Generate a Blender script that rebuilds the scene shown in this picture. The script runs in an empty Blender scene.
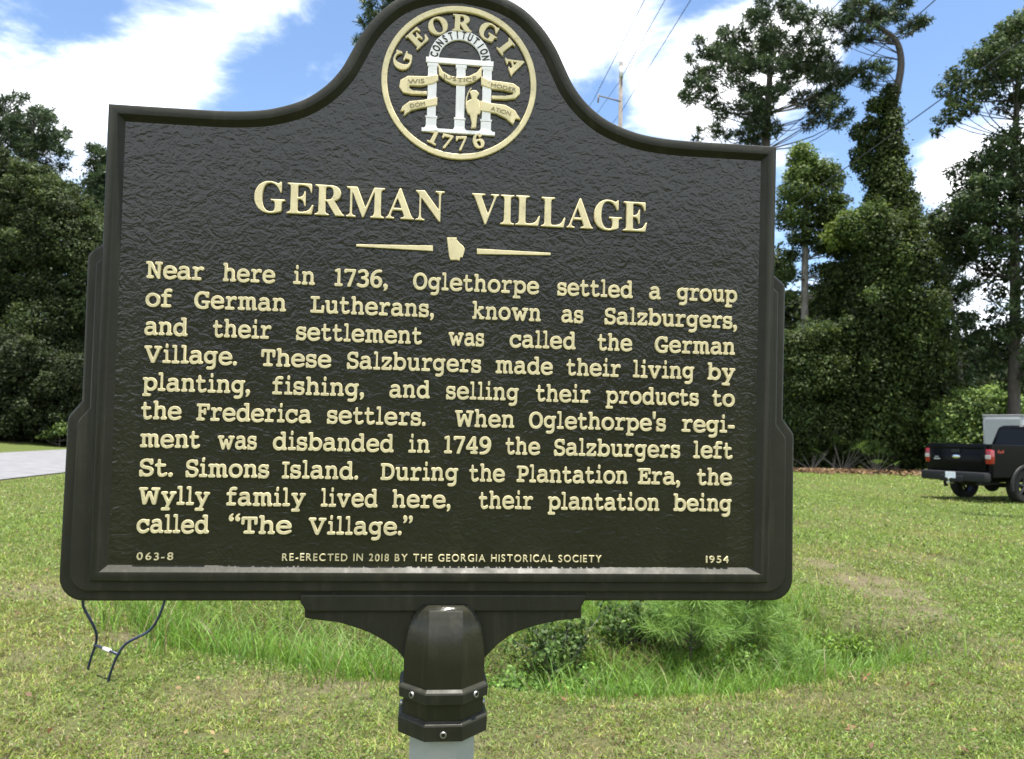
import bpy, bmesh, math, random
import numpy as np
from mathutils import Matrix, Vector

S = bpy.context.scene
C = S.collection
RNG = np.random.default_rng(7)
random.seed(7)
rad = math.radians

# ------------------------------------------------------------------ camera
F_PX, CX, CY = 797.0, 512.0, 379.5
CAM = np.array([0, 0, 1.5])
# rows: world X, Y, Z written in camera axes (right, down, forward)
B = np.array([[0.9997989949728439, 0.020049180813472844, 0.0],
              [-0.001403442656943099, 0.06998592964809908, 0.9975469913743412],
              [0.02, -0.9973464794142505, 0.07]])
cd = bpy.data.cameras.new('camera')
camera = bpy.data.objects.new('camera', cd)
C.objects.link(camera)
cd.sensor_width = 36.0
cd.lens = 36.0 * F_PX / 1024.0
cd.clip_start, cd.clip_end = 0.05, 6000
cd.dof.use_dof = True
cd.dof.focus_distance = 1.17
cd.dof.aperture_fstop = 13.0
mr = np.stack([B @ [1, 0, 0], B @ [0, -1, 0], B @ [0, 0, -1]], 1)
M4 = Matrix(mr.tolist()).to_4x4()
M4.translation = Vector(CAM)
camera.matrix_world = M4
S.camera = camera

# ------------------------------------------------------------------ sun + sky
SUN_EL, SUN_AZ = 82.7, 128.0            # azimuth clockwise from +Y (the view direction)
sd = bpy.data.lights.new('sun', 'SUN')
sd.energy = 3.8
sd.angle = rad(0.53)
sd.color = (1.0, 0.95, 0.87)
sun = bpy.data.objects.new('sun', sd)
C.objects.link(sun)
svec = Vector((math.sin(rad(SUN_AZ)) * math.cos(rad(SUN_EL)), math.cos(rad(SUN_AZ)) * math.cos(rad(SUN_EL)), math.sin(rad(SUN_EL))))
sun.rotation_euler = svec.to_track_quat('Z', 'Y').to_euler()
sun.location = (0, 0, 40)

S.view_settings.view_transform = 'Standard'
S.view_settings.look = 'None'
S.view_settings.gamma = 1
S.view_settings.use_curve_mapping = False
S.view_settings.exposure = 1.72


def ray(px, py):
    return B @ np.array([(px - CX) / F_PX, (py - CY) / F_PX, 1.0])


def W(px, py, Y):
    d = ray(px, py)
    return CAM + d * (Y / d[1])


def G(px, py, z=0.0):
    d = ray(px, py)
    return CAM + d * ((z - CAM[2]) / d[2])


world = bpy.data.worlds.new('World')
S.world = world
world.use_nodes = True
nt = world.node_tree
nt.nodes.clear()
N = nt.nodes.new
lk = nt.links.new


def setin(s, v):
    if hasattr(v, 'is_output'):
        lk(v, s)
    else:
        s.default_value = v


def wmath(op, a, b=None, c=None, clamp=False):
    n = N('ShaderNodeMath')
    n.operation = op
    n.use_clamp = clamp
    for i, v in enumerate((a, b, c)):
        if v is not None:
            setin(n.inputs[i], v)
    return n.outputs[0]


tc = N('ShaderNodeTexCoord')
sky = N('ShaderNodeTexSky')
sky.sky_type = 'NISHITA'
sky.sun_disc = False
sky.sun_elevation = rad(SUN_EL)
sky.sun_rotation = rad(SUN_AZ)
sky.air_density, sky.dust_density, sky.ozone_density = 1.0, 0.1, 3.0
dirn = tc.outputs['Generated']
# cloud banks: (image position where the bank stands, angular tightness, weight)
LOBES = [(255, 5, 130, .85), (205, 45, 160, .9), (150, 65, 180, .8), (105, 88, 190, .85), (75, 130, 200, .85), (25, 105, 300, .7), (90, 185, 200, .8),
         (10, 45, 400, .4), (345, 95, 150, .6), (300, 5, 300, .4), (330, 60, 260, .3),
         (540, 15, 130, .85), (600, 20, 130, .85), (575, 55, 220, .5), (640, 0, 200, .5), (520, -60, 60, .8),
         (695, 110, 150, .95), (725, 60, 170, .8), (655, 105, 220, .7), (760, 40, 150, .8), (810, 20, 150, .7), (770, 100, 150, .6),
         (945, 190, 300, .95), (985, 160, 220, .75), (960, 250, 220, .85), (1000, 300, 100, .7), (985, 365, 150, .9), (1060, 120, 100, .7), (830, 190, 300, .2), (920, 340, 200, .4),
         (850, 290, 200, .35), (1030, 60, 150, .4), (960, 110, 300, .3),
         (85, 22, 220, -.5), (45, 60, 500, -.25), (310, 55, 150, -.6), (245, 95, 260, -.55), (365, 30, 220, -.3), (605, 88, 300, -.5), (650, 55, 380, -.4), (690, 25, 350, -.35), (735, 10, 400, -.3),
         (880, 120, 160, -.55), (930, 60, 200, -.5), (890, 60, 260, -.5), (990, 20, 200, -.3), (845, 150, 260, -.3), (905, 215, 300, -.3), (170, 100, 500, -.2)]
acc = None
for (px, py, k, w) in LOBES:
    d = ray(px, py)
    d = d / np.linalg.norm(d)
    vm = N('ShaderNodeVectorMath')
    vm.operation = 'DOT_PRODUCT'
    lk(dirn, vm.inputs[0])
    vm.inputs[1].default_value = d.tolist()
    e = wmath('MULTIPLY', wmath('SUBTRACT', vm.outputs['Value'], 1.0), k * 3.6)
    e = wmath('MULTIPLY', wmath('EXPONENT', e), w * (.46 if w > 0 else .8))
    acc = e if acc is None else wmath('ADD', acc, e)
# cloud added over the unseen sky behind the viewer, to brighten the marker's front
sy_ = N('ShaderNodeSeparateXYZ')
lk(dirn, sy_.inputs[0])
acc = wmath('ADD', acc, wmath('MULTIPLY', wmath('MULTIPLY_ADD', sy_.outputs[1], -1.6, .2, True), .60))
# noise on the direction flattened onto a cloud deck
sx = N('ShaderNodeSeparateXYZ')
lk(dirn, sx.inputs[0])
zc = wmath('ADD', wmath('MAXIMUM', sx.outputs[2], 0.0), 0.22)
cb = N('ShaderNodeCombineXYZ')
cb.inputs[2].default_value = 4.3
lk(wmath('DIVIDE', sx.outputs[0], zc), cb.inputs[0])
lk(wmath('DIVIDE', sx.outputs[1], zc), cb.inputs[1])
nz = N('ShaderNodeTexNoise')
lk(cb.outputs[0], nz.inputs['Vector'])
nz.inputs['Scale'].default_value = 3.2
nz.inputs['Detail'].default_value = 9
nz.inputs['Roughness'].default_value = 0.62
nz.inputs['Distortion'].default_value = 0.35
nz2 = N('ShaderNodeTexNoise')
lk(cb.outputs[0], nz2.inputs['Vector'])
nz2.inputs['Scale'].default_value = 1.1
nz2.inputs['Detail'].default_value = 3
dens = wmath('ADD', wmath('ADD', wmath('MULTIPLY', nz.outputs['Fac'], 2.3), wmath('MULTIPLY', nz2.outputs['Fac'], .5)), acc)
mp = N('ShaderNodeMapRange')
mp.interpolation_type = 'SMOOTHSTEP'
lk(dens, mp.inputs['Value'])
mp.inputs['From Min'].default_value = 1.40
mp.inputs['From Max'].default_value = 2.35
# tone inside the clouds: thick bottoms a little greyer
tone = N('ShaderNodeMix')
tone.data_type = 'RGBA'
mp2 = N('ShaderNodeMapRange')
lk(nz.outputs['Fac'], mp2.inputs['Value'])
mp2.inputs['From Min'].default_value, mp2.inputs['From Max'].default_value = .35, .65
lk(mp2.outputs[0], tone.inputs['Factor'])
tone.inputs['A'].default_value = (9.2, 9.6, 10.2, 1)
tone.inputs['B'].default_value = (12.4, 12.4, 12.4, 1)
mix = N('ShaderNodeMix')
mix.data_type = 'RGBA'
lk(mp.outputs[0], mix.inputs['Factor'])
lk(sky.outputs[0], mix.inputs['A'])
lk(tone.outputs['Result'], mix.inputs['B'])
bg = N('ShaderNodeBackground')
lk(mix.outputs['Result'], bg.inputs['Color'])
bg.inputs['Strength'].default_value = 0.072
wo = N('ShaderNodeOutputWorld')
lk(bg.outputs[0], wo.inputs[0])


# ------------------------------------------------------------------ helpers
def tag(o, label=None, cat=None, group=None, kind=None):
    for k, v in (('label', label), ('category', cat), ('group', group), ('kind', kind)):
        if v:
            o[k] = v
    return o


def empty(name, loc=(0, 0, 0), rz=0.0):
    o = bpy.data.objects.new(name, None)
    C.objects.link(o)
    o.location = loc
    o.rotation_euler = (0, 0, rz)
    o.empty_display_size = .2
    return o


def link(name, me, mat=None, parent=None, loc=None):
    o = bpy.data.objects.new(name, me)
    C.objects.link(o)
    if mat is not None:
        me.materials.clear()
        me.materials.append(mat)
    if parent is not None:
        o.parent = parent
    if loc is not None:
        o.location = loc
    return o


def mesh_np(name, V, faces, col=None, smooth=False):
    """faces: list of int arrays (n,k)."""
    me = bpy.data.meshes.new(name)
    V = np.asarray(V, np.float32)
    me.vertices.add(len(V))
    me.vertices.foreach_set('co', V.ravel())
    loops = np.concatenate([np.asarray(f, np.int32).ravel() for f in faces])
    sizes = np.concatenate([np.full(len(f), np.asarray(f).shape[1], np.int32) for f in faces])
    me.loops.add(len(loops))
    me.loops.foreach_set('vertex_index', loops)
    me.polygons.add(len(sizes))
    me.polygons.foreach_set('loop_start', np.concatenate([[0], np.cumsum(sizes)[:-1]]).astype(np.int32))
    if smooth:
        me.polygons.foreach_set('use_smooth', np.ones(len(sizes), bool))
    me.update(calc_edges=True)
    if col is not None:
        a = me.attributes.new('tint', 'FLOAT_COLOR', 'POINT')
        c4 = np.ones((len(V), 4), np.float32)
        c4[:, :3] = col
        a.data.foreach_set('color', c4.ravel())
    return me


class MB:
    """collects pieces of ONE mesh"""
    def __init__(s):
        s.v, s.f, s.n = [], [], 0

    def add(s, V, faces):
        V = np.asarray(V, float)
        s.v.append(V)
        for f in faces:
            s.f.append(tuple(int(i) + s.n for i in f))
        s.n += len(V)

    def box(s, x0, x1, y0, y1, z0, z1, bev=0.0):
        if bev <= 0:
            V = [(x, y, z) for z in (z0, z1) for y in (y0, y1) for x in (x0, x1)]
            s.add(V, [(0, 2, 3, 1), (4, 5, 7, 6), (0, 1, 5, 4), (2, 6, 7, 3), (0, 4, 6, 2), (1, 3, 7, 5)])
            return
        bm = bmesh.new()
        bmesh.ops.create_cube(bm, size=1)
        for v in bm.verts:
            v.co = Vector(((x0 + x1) / 2 + v.co.x * (x1 - x0), (y0 + y1) / 2 + v.co.y * (y1 - y0), (z0 + z1) / 2 + v.co.z * (z1 - z0)))
        bmesh.ops.bevel(bm, geom=list(bm.edges), offset=bev, segments=2, profile=.5, affect='EDGES')
        s.bm(bm)

    def bm(s, bm, M=None):
        bm.verts.index_update()
        V = [((M @ v.co) if M else v.co)[:] for v in bm.verts]
        s.add(V, [[v.index for v in f.verts] for f in bm.faces])
        bm.free()

    def tube(s, pts, rads, seg=8, cap=True):
        P = [Vector(p) for p in pts]
        n = len(P)
        rings, prev = [], None
        for i in range(n):
            t = (P[min(i + 1, n - 1)] - P[max(i - 1, 0)]).normalized()
            if prev is None:
                a = t.orthogonal().normalized()
            else:
                a = (prev - t * prev.dot(t))
                a = a.normalized() if a.length > 1e-6 else t.orthogonal().normalized()
            prev = a
            b = t.cross(a)
            r = rads[i] if hasattr(rads, '__len__') else rads
            rings += [P[i] + (a * math.cos(q) + b * math.sin(q)) * r for q in (2 * math.pi * k / seg for k in range(seg))]
        F = []
        for i in range(n - 1):
            for k in range(seg):
                k2 = (k + 1) % seg
                F.append((i * seg + k, i * seg + k2, (i + 1) * seg + k2, (i + 1) * seg + k))
        if cap:
            F.append(tuple(range(seg))[::-1])
            F.append(tuple((n - 1) * seg + k for k in range(seg)))
        s.add([p[:] for p in rings], F)

    def mesh(s, name, smooth=False):
        me = bpy.data.meshes.new(name)
        me.from_pydata(np.concatenate(s.v).tolist(), [], s.f)
        if smooth:
            me.polygons.foreach_set('use_smooth', np.ones(len(me.polygons), bool))
        me.update()
        bm = bmesh.new()
        bm.from_mesh(me)
        bmesh.ops.recalc_face_normals(bm, faces=bm.faces)
        bm.to_mesh(me)
        bm.free()
        return me

    def build(s, name, mat, parent=None, smooth=False):
        return link(name, s.mesh(name, smooth), mat, parent)


def shade_angle(o, deg=35):
    me = o.data
    me.polygons.foreach_set('use_smooth', np.ones(len(me.polygons), bool))
    bm = bmesh.new()
    bm.from_mesh(me)
    for e in bm.edges:
        if len(e.link_faces) == 2 and e.calc_face_angle(0) > rad(deg):
            e.smooth = False
    bm.to_mesh(me)
    bm.free()
    return o


# ------------------------------------------------------------------ materials
def new_mat(name):
    m = bpy.data.materials.new(name)
    m.use_nodes = True
    t = m.node_tree
    return m, t, t.nodes['Principled BSDF']


def nnode(t, typ, **kw):
    n = t.nodes.new(typ)
    for k, v in kw.items():
        if k in ('Vector', 'Scale', 'Detail', 'Roughness', 'Distortion', 'W'):
            if hasattr(v, 'is_output'):
                t.links.new(v, n.inputs[k])
            else:
                n.inputs[k].default_value = v
        else:
            setattr(n, k, v)
    return n


def ramp(t, fac, stops):
    r = t.nodes.new('ShaderNodeValToRGB')
    t.links.new(fac, r.inputs[0])
    el = r.color_ramp.elements
    while len(el) < len(stops):
        el.new(.5)
    for e, (p, c) in zip(el, stops):
        e.position = p
        e.color = (*c, 1) if len(c) == 3 else c
    return r.outputs[0]


def bump(t, height, strength, dist, p, prev=None):
    b = t.nodes.new('ShaderNodeBump')
    b.inputs['Strength'].default_value = strength
    b.inputs['Distance'].default_value = dist
    t.links.new(height, b.inputs['Height'])
    if prev is not None:
        t.links.new(prev, b.inputs['Normal'])
    t.links.new(b.outputs[0], p.inputs['Normal'])
    return b.outputs[0]


def simple(name, col, rough=.5, metal=0.0, spec=.5, var=0.12, scale=30.0, bstr=0.0, bdist=.002, coat=0.0):
    m, t, p = new_mat(name)
    co = t.nodes.new('ShaderNodeTexCoord').outputs['Object']
    n = nnode(t, 'ShaderNodeTexNoise', Vector=co, Scale=scale, Detail=5.0, Roughness=.6)
    c = np.array(col)
    t.links.new(ramp(t, n.outputs['Fac'], [(.3, tuple(c * (1 - var))), (.7, tuple(np.minimum(c * (1 + var), 1)))]), p.inputs['Base Color'])
    p.inputs['Roughness'].default_value = rough
    p.inputs['Metallic'].default_value = metal
    p.inputs['Specular IOR Level'].default_value = spec
    p.inputs['Coat Weight'].default_value = coat
    p.inputs['Coat Roughness'].default_value = .08
    if bstr:
        bump(t, n.outputs['Fac'], bstr, bdist, p)
    return m


def leaf_mat(name, transl=.3, rough=.45, spec=.4):
    m, t, p = new_mat(name)
    at = t.nodes.new('ShaderNodeAttribute')
    at.attribute_name = 'tint'
    t.links.new(at.outputs['Color'], p.inputs['Base Color'])
    p.inputs['Roughness'].default_value = rough
    p.inputs['Specular IOR Level'].default_value = spec
    tr = t.nodes.new('ShaderNodeBsdfTranslucent')
    hs = t.nodes.new('ShaderNodeHueSaturation')
    hs.inputs['Hue'].default_value = .485
    hs.inputs['Saturation'].default_value = 1.1
    hs.inputs['Value'].default_value = 1.5
    t.links.new(at.outputs['Color'], hs.inputs['Color'])
    t.links.new(hs.outputs[0], tr.inputs['Color'])
    mx = t.nodes.new('ShaderNodeMixShader')
    mx.inputs[0].default_value = transl
    t.links.new(p.outputs[0], mx.inputs[1])
    t.links.new(tr.outputs[0], mx.inputs[2])
    t.links.new(mx.outputs[0], t.nodes['Material Output'].inputs['Surface'])
    return m


M_leaf = leaf_mat('leaf', .30, .6, .2)
M_needle = leaf_mat('needle', .22, .5, .3)
M_grass = leaf_mat('grass_blade', .35, .5, .3)


def bark_mat(name, col):
    m, t, p = new_mat(name)
    co = t.nodes.new('ShaderNodeTexCoord').outputs['Object']
    mpn = nnode(t, 'ShaderNodeMapping', Vector=co)
    mpn.inputs['Scale'].default_value = (6, 6, 1.6)
    n = nnode(t, 'ShaderNodeTexNoise', Vector=mpn.outputs[0], Scale=2.2, Detail=6.0, Roughness=.65)
    c = np.array(col)
    t.links.new(ramp(t, n.outputs['Fac'], [(.3, tuple(c * .45)), (.7, tuple(c * 1.3))]), p.inputs['Base Color'])
    p.inputs['Roughness'].default_value = .9
    bump(t, n.outputs['Fac'], .8, .05, p)
    return m


M_bark = bark_mat('pine_bark', (.07, .062, .052))
M_bark_grey = bark_mat('grey_bark', (.17, .155, .14))

# painted cast aluminium of the marker
M_frame, t, p = new_mat('marker_frame_paint')
co = t.nodes.new('ShaderNodeTexCoord').outputs['Object']
n = nnode(t, 'ShaderNodeTexNoise', Vector=co, Scale=9.0, Detail=6.0, Roughness=.6)
t.links.new(ramp(t, n.outputs['Fac'], [(.35, (.017, .0172, .0115)), (.7, (.026, .026, .0180))]), p.inputs['Base Color'])
base_ = p.inputs['Base Color'].links[0].from_socket
ms_ = nnode(t, 'ShaderNodeMapping', Vector=co)
ms_.inputs['Scale'].default_value = (55, 55, 5)
ns_ = nnode(t, 'ShaderNodeTexNoise', Vector=ms_.outputs[0], Scale=1.0, Detail=5.0, Roughness=.65)
mxd = t.nodes.new('ShaderNodeMix')
mxd.data_type = 'RGBA'
t.links.new(ramp(t, ns_.outputs['Fac'], [(.52, (0, 0, 0)), (.80, (.45, .45, .45))]), mxd.inputs['Factor'])
t.links.new(base_, mxd.inputs['A'])
mxd.inputs['B'].default_value = (.075, .070, .052, 1)
t.links.new(mxd.outputs['Result'], p.inputs['Base Color'])
n2 = nnode(t, 'ShaderNodeTexNoise', Vector=co, Scale=45.0, Detail=4.0)
t.links.new(ramp(t, n2.outputs['Fac'], [(.3, (.42,) * 3), (.75, (.62,) * 3)]), p.inputs['Roughness'])
n3 = nnode(t, 'ShaderNodeTexNoise', Vector=co, Scale=160.0, Detail=2.0)
p.inputs['Specular IOR Level'].default_value = .26
bump(t, n3.outputs['Fac'], .3, .0008, p)

M_cap = M_frame.copy()
M_cap.name = 'marker_cap_gloss_paint'
for e_, v_ in zip([q for q in M_cap.node_tree.nodes if q.type == 'VALTORGB' and q.outputs[0].links[0].to_socket.name == 'Roughness'][0].color_ramp.elements, (.14, .24)):
    e_.color = (v_, v_, v_, 1)

M_panel, t, p = new_mat('marker_panel_paint')
co = t.nodes.new('ShaderNodeTexCoord').outputs['Object']
n = nnode(t, 'ShaderNodeTexNoise', Vector=co, Scale=6.0, Detail=6.0, Roughness=.65)
t.links.new(ramp(t, n.outputs['Fac'], [(.35, (.015, .0152, .0098)), (.7, (.023, .023, .0155))]), p.inputs['Base Color'])
mpn = nnode(t, 'ShaderNodeMapping', Vector=co)
mpn.inputs['Rotation'].default_value = (0, rad(-20), 0)
mpn.inputs['Scale'].default_value = (1.0, 1.0, 1.3)
w1 = nnode(t, 'ShaderNodeTexNoise', Vector=mpn.outputs[0], Scale=58.0, Detail=2.0, Roughness=.55, Distortion=1.1)
w2 = nnode(t, 'ShaderNodeTexNoise', Vector=mpn.outputs[0], Scale=190.0, Detail=2.0, Roughness=.5)
ad = nnode(t, 'ShaderNodeMath', operation='MULTIPLY_ADD')
t.links.new(w2.outputs['Fac'], ad.inputs[0])
ad.inputs[1].default_value = .3
t.links.new(w1.outputs['Fac'], ad.inputs[2])
bump(t, ad.outputs[0], .31, .0045, p)
p.inputs['Roughness'].default_value = .2
p.inputs['Specular IOR Level'].default_value = .5

M_gold = simple('cream_gold_paint', (.74, .64, .385), .45, 0, .35, .10, 45, .2, .0006)
M_cream = simple('cream_paint', (.655, .575, .345), .45, 0, .35, .13, 40, .2, .0006)
for m_ in (M_gold, M_cream):                     # worn spots where the enamel has thinned
    t = m_.node_tree
    p = t.nodes['Principled BSDF']
    co = t.nodes.new('ShaderNodeTexCoord').outputs['Object']
    nw = nnode(t, 'ShaderNodeTexNoise', Vector=co, Scale=170.0, Detail=4.0, Roughness=.7)
    base_ = p.inputs['Base Color'].links[0].from_socket
    mxd = t.nodes.new('ShaderNodeMix')
    mxd.data_type = 'RGBA'
    t.links.new(ramp(t, nw.outputs['Fac'], [(.60, (0, 0, 0)), (.74, (.8, .8, .8))]), mxd.inputs['Factor'])
    t.links.new(base_, mxd.inputs['A'])
    mxd.inputs['B'].default_value = (.26, .22, .12, 1)
    t.links.new(mxd.outputs['Result'], p.inputs['Base Color'])
M_white = simple('white_paint', (.88, .87, .87), .4, 0, .4, .05, 60, .2, .0006)
M_dark = simple('dark_lettering_paint', (.03, .03, .025), .5, 0, .3)
M_post = simple('galvanised_post', (.34, .36, .365), .5, .25, .5, .1, 18, .1, .0006)
M_steel = simple('screw_steel', (.34, .34, .33), .4, .9, .5, .1, 100)


# ------------------------------------------------------------------ historical marker
# pose solved from the photograph: local x right, y away from the reader, z up; origin at the bottom middle of the raised rail
S_O = np.array([-0.09315425, 1.18738239, 1.29563768])
S_X = np.array([0.99402269, 0.10915047, -0.00225318])
S_Z = np.array([0.00712925, -0.0443033, 0.99899269])
S_Y = np.cross(S_Z, S_X)
RS = np.stack([S_X, S_Y, S_Z], 1)
YM = 0.03                                     # middle of the marker's thickness
HB = -(S_O + RS @ [0.004, YM, 0])[2] / RS[2, 2]
BASE_L = np.array([0.004, YM, HB])            # post foot, local
root = empty('historical_marker')
mw = Matrix(RS.tolist()).to_4x4()
mw.translation = Vector(S_O + RS @ BASE_L)
root.matrix_world = mw
tag(root, 'dark green cast metal historical marker with cream raised lettering and state seal on grey post', 'marker')
OFF = -BASE_L


def P2S(px, py, y=0.0):
    d = RS.T @ ray(px, py)
    o = RS.T @ (CAM - S_O)
    k = (y - o[1]) / d[1]
    q = o + d * k
    return q[0], q[2]


ON_PANEL = {'text_line', 'title_lettering', 'divider_bar', 'state_outline', 'footer_lettering', 'state_seal', 'seal_lettering', 'seal_year', 'seal_arch', 'arch_lettering', 'seal_ribbon', 'ribbon_lettering', 'soldier_relief'}


def part(name, mb, mat, parent=root, smooth=False, angle=None):
    """mb holds sign-local coordinates"""
    if name in ON_PANEL:
        mb.v = [v - np.array([0, .0036, 0]) for v in mb.v]
    mb.v = [v + OFF for v in mb.v]
    o = mb.build(name, mat, parent, smooth)
    if angle:
        shade_angle(o, angle)
    return o


def curve_solid(loops, depth, bevel=0.0, res=1):
    """filled 2-D loops -> (V (x,y,z), faces); solid spans z from 0 to depth"""
    cu = bpy.data.curves.new('tmp', 'CURVE')
    cu.dimensions = '2D'
    cu.fill_mode = 'BOTH'
    cu.extrude = max(depth / 2 - bevel, 1e-5)
    cu.bevel_depth = bevel
    cu.bevel_resolution = res
    cu.offset = -bevel
    for lp in loops:
        sp = cu.splines.new('POLY')
        sp.points.add(len(lp) - 1)
        sp.points.foreach_set('co', np.array([(x, y, 0, 1) for x, y in lp], np.float32).ravel())
        sp.use_cyclic_u = True
    ob = bpy.data.objects.new('tmp', cu)
    C.objects.link(ob)
    dg = bpy.context.evaluated_depsgraph_get()
    me = bpy.data.meshes.new_from_object(ob.evaluated_get(dg))
    V = np.zeros(len(me.vertices) * 3, np.float32)
    me.vertices.foreach_get('co', V)
    V = V.reshape(-1, 3)
    V[:, 2] += depth / 2
    Fc = [tuple(p_.vertices) for p_ in me.polygons]
    bpy.data.objects.remove(ob)
    bpy.data.curves.remove(cu)
    bpy.data.meshes.remove(me)
    return V, Fc


def add_solid(mb, loops, y_front, y_back, bevel=0.0, res=1):
    """loops in sign x,z; front face towards the reader"""
    V, Fc = curve_solid(loops, y_back - y_front, bevel, res)
    mb.add(np.stack([V[:, 0], y_back - V[:, 2], V[:, 1]], 1), [f[::-1] for f in Fc])


def offset_loop(lp, d):
    """miter offset, outwards for positive d (lp counter-clockwise)"""
    P = np.asarray(lp, float)
    a, b = np.roll(P, 1, 0), np.roll(P, -1, 0)

    def nrm(v):
        v = v / np.maximum(np.linalg.norm(v, axis=1, keepdims=True), 1e-9)
        return np.stack([v[:, 1], -v[:, 0]], 1)
    n1, n2 = nrm(P - a), nrm(b - P)
    m = n1 + n2
    k = d * 2 / np.maximum((m * m).sum(1, keepdims=True), .5)
    return P + m * k


def catmull(pts, n=6):
    P = [np.array(q, float) for q in pts]
    out = []
    for i in range(len(P) - 1):
        p0, p1, p2, p3 = P[max(i - 1, 0)], P[i], P[i + 1], P[min(i + 2, len(P) - 1)]
        for k in range(n):
            u = k / n
            out.append(.5 * (2 * p1 + (p2 - p0) * u + (2 * p0 - 5 * p1 + 4 * p2 - p3) * u * u + (3 * p1 - p0 - 3 * p2 + p3) * u ** 3))
    out.append(P[-1])
    return out


HALF = [(0, .8615), (.0455, .8553), (.0845, .8395), (.1132, .8145), (.1336, .7865), (.1474, .7592), (.1632, .7293), (.1873, .7005), (.2206, .6763), (.2627, .6605), (.3016, .6535), (.345, .6509), (.40, .6507)]
right = [np.array(q) for q in catmull(HALF, 5)]
crest = right[::-1] + [np.array((-q[0], q[1])) for q in right[1:]]         # right to left over the crest
LOOP = [(-.484, 0), (.484, 0), (.484, .6507)] + [tuple(q) for q in crest] + [(-.484, .6507)]
LOOP = [np.array(q) for q in LOOP]


def corner(cx, cz, r, a0, a1, n=7):
    return [(cx + r * math.cos(rad(a0 + (a1 - a0) * k / n)), cz + r * math.sin(rad(a0 + (a1 - a0) * k / n))) for k in range(n + 1)]


def outline(side, zbot, rc, crest_off):
    """side: right-hand points top to bottom"""
    xr = side[-1][0]
    r_pts = side[::-1]
    low = corner(xr - rc, zbot + rc, rc, -90, 0)
    rt = low + r_pts[1:]
    cr = offset_loop(LOOP, crest_off)
    top = [tuple(q) for q in cr[2:]]
    lf = [(-x, z) for x, z in rt][::-1]
    return rt + top + lf


outer_side = [(.4905, .4590), (.4975, .4545), (.5125, .4415), (.5140, .4360), (.5140, .2330), (.5300, .2125), (.5320, .2060), (.5345, .0240)]
mid_side = [(.4905, .4440), (.4950, .4400), (.5035, .4320), (.5040, .4280), (.5045, .2270), (.5195, .2080), (.5205, .2020), (.5225, .0200)]
outer_side = [(x * 1.0165, z * 1.012 + .004) for x, z in outer_side]
mid_side = [(x * 1.0075, z * 1.006 + .002) for x, z in mid_side]
hole = [tuple(q) for q in offset_loop(LOOP, .004)]

mb = MB()
add_solid(mb, [outline(outer_side, -.0440, .034, .0065), hole[::-1]], .0150, .0450, .004, 2)
add_solid(mb, [outline(mid_side, -.0285, .026, .008), hole[::-1]], .0075, .0525, .0025, 2)
part('border_plate', mb, M_frame, angle=30)

mb = MB()
lp = {d: offset_loop(LOOP, d) for d in (0,)}
nl = len(LOOP)
for flip in (False, True):
    prof = [(-.0098, .0108), (-.0016, .0018), (-.0006, .0004), (.0008, 0), (.0095, 0), (.0118, .0008), (.0130, .0030), (.0130, YM)]
    V, Fc = [], []
    for (d, y) in prof:
        q = offset_loop(LOOP, d)
        V += [(x, 2 * YM - y if flip else y, z) for x, z in q]
    for i in range(len(prof) - 1):
        for k in range(nl):
            k2 = (k + 1) % nl
            fc = (i * nl + k, i * nl + k2, (i + 1) * nl + k2, (i + 1) * nl + k)
            Fc.append(fc if not flip else fc[::-1])
    mb.add(V, Fc)
o = part('raised_rail', mb, M_frame)
shade_angle(o, 22)

mb = MB()
add_solid(mb, [[tuple(q) for q in offset_loop(LOOP, -.002)]], .0096, .0504)
part('panel', mb, M_panel)

# ---- lettering: glyph outlines are thickened on a raster and traced, then cast as solids
GL = {}
RES = 170


def code(ch, style):
    o_ = ord(ch)
    if style == 'mono':
        if ch.isupper():
            return chr(0x1D670 + o_ - 65)
        if ch.islower():
            return chr(0x1D68A + o_ - 97)
        if ch.isdigit():
            return chr(0x1D7F6 + o_ - 48)
    if style == 'bold':
        if ch.isupper():
            return chr(0x1D400 + o_ - 65)
        if ch.islower():
            return chr(0x1D41A + o_ - 97)
        if ch.isdigit():
            return chr(0x1D7CE + o_ - 48)
    return ch


def trace(field):
    """closed iso-lines of field at .5 (marching squares)"""
    f = np.pad(field, 1)
    b = f > .5
    h, w = f.shape
    seg = {}
    cells = np.argwhere(b[:-1, :-1].astype(int) + b[1:, :-1] + b[:-1, 1:] + b[1:, 1:] % 4 > 0)

    def ept(e):
        (r, c, d) = e
        a = f[r, c]
        z = f[r, c + 1] if d == 0 else f[r + 1, c]
        u = (.5 - a) / (z - a)
        return (c + u - 1, r - 1) if d == 0 else (c - 1, r + u - 1)
    for r, c in cells:
        tl, tr, br, bl = b[r, c], b[r, c + 1], b[r + 1, c + 1], b[r + 1, c]
        k = tl * 8 + tr * 4 + br * 2 + bl
        if k in (0, 15):
            continue
        T, R_, Bt, L = (r, c, 0), (r, c + 1, 1), (r + 1, c, 0), (r, c, 1)
        for a, z in {1: [(L, Bt)], 2: [(Bt, R_)], 3: [(L, R_)], 4: [(R_, T)], 5: [(L, T), (R_, Bt)], 6: [(Bt, T)], 7: [(L, T)], 8: [(T, L)],
                     9: [(T, Bt)], 10: [(T, R_), (Bt, L)], 11: [(T, R_)], 12: [(R_, L)], 13: [(R_, Bt)], 14: [(Bt, L)]}[k]:
            seg[a] = z
    loops = []
    while seg:
        s0, cur = seg.popitem()
        lp_ = [s0]
        while cur != s0 and cur in seg:
            lp_.append(cur)
            cur = seg.pop(cur)
        if len(lp_) > 5:
            loops.append([ept(e) for e in lp_])
    return loops


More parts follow.
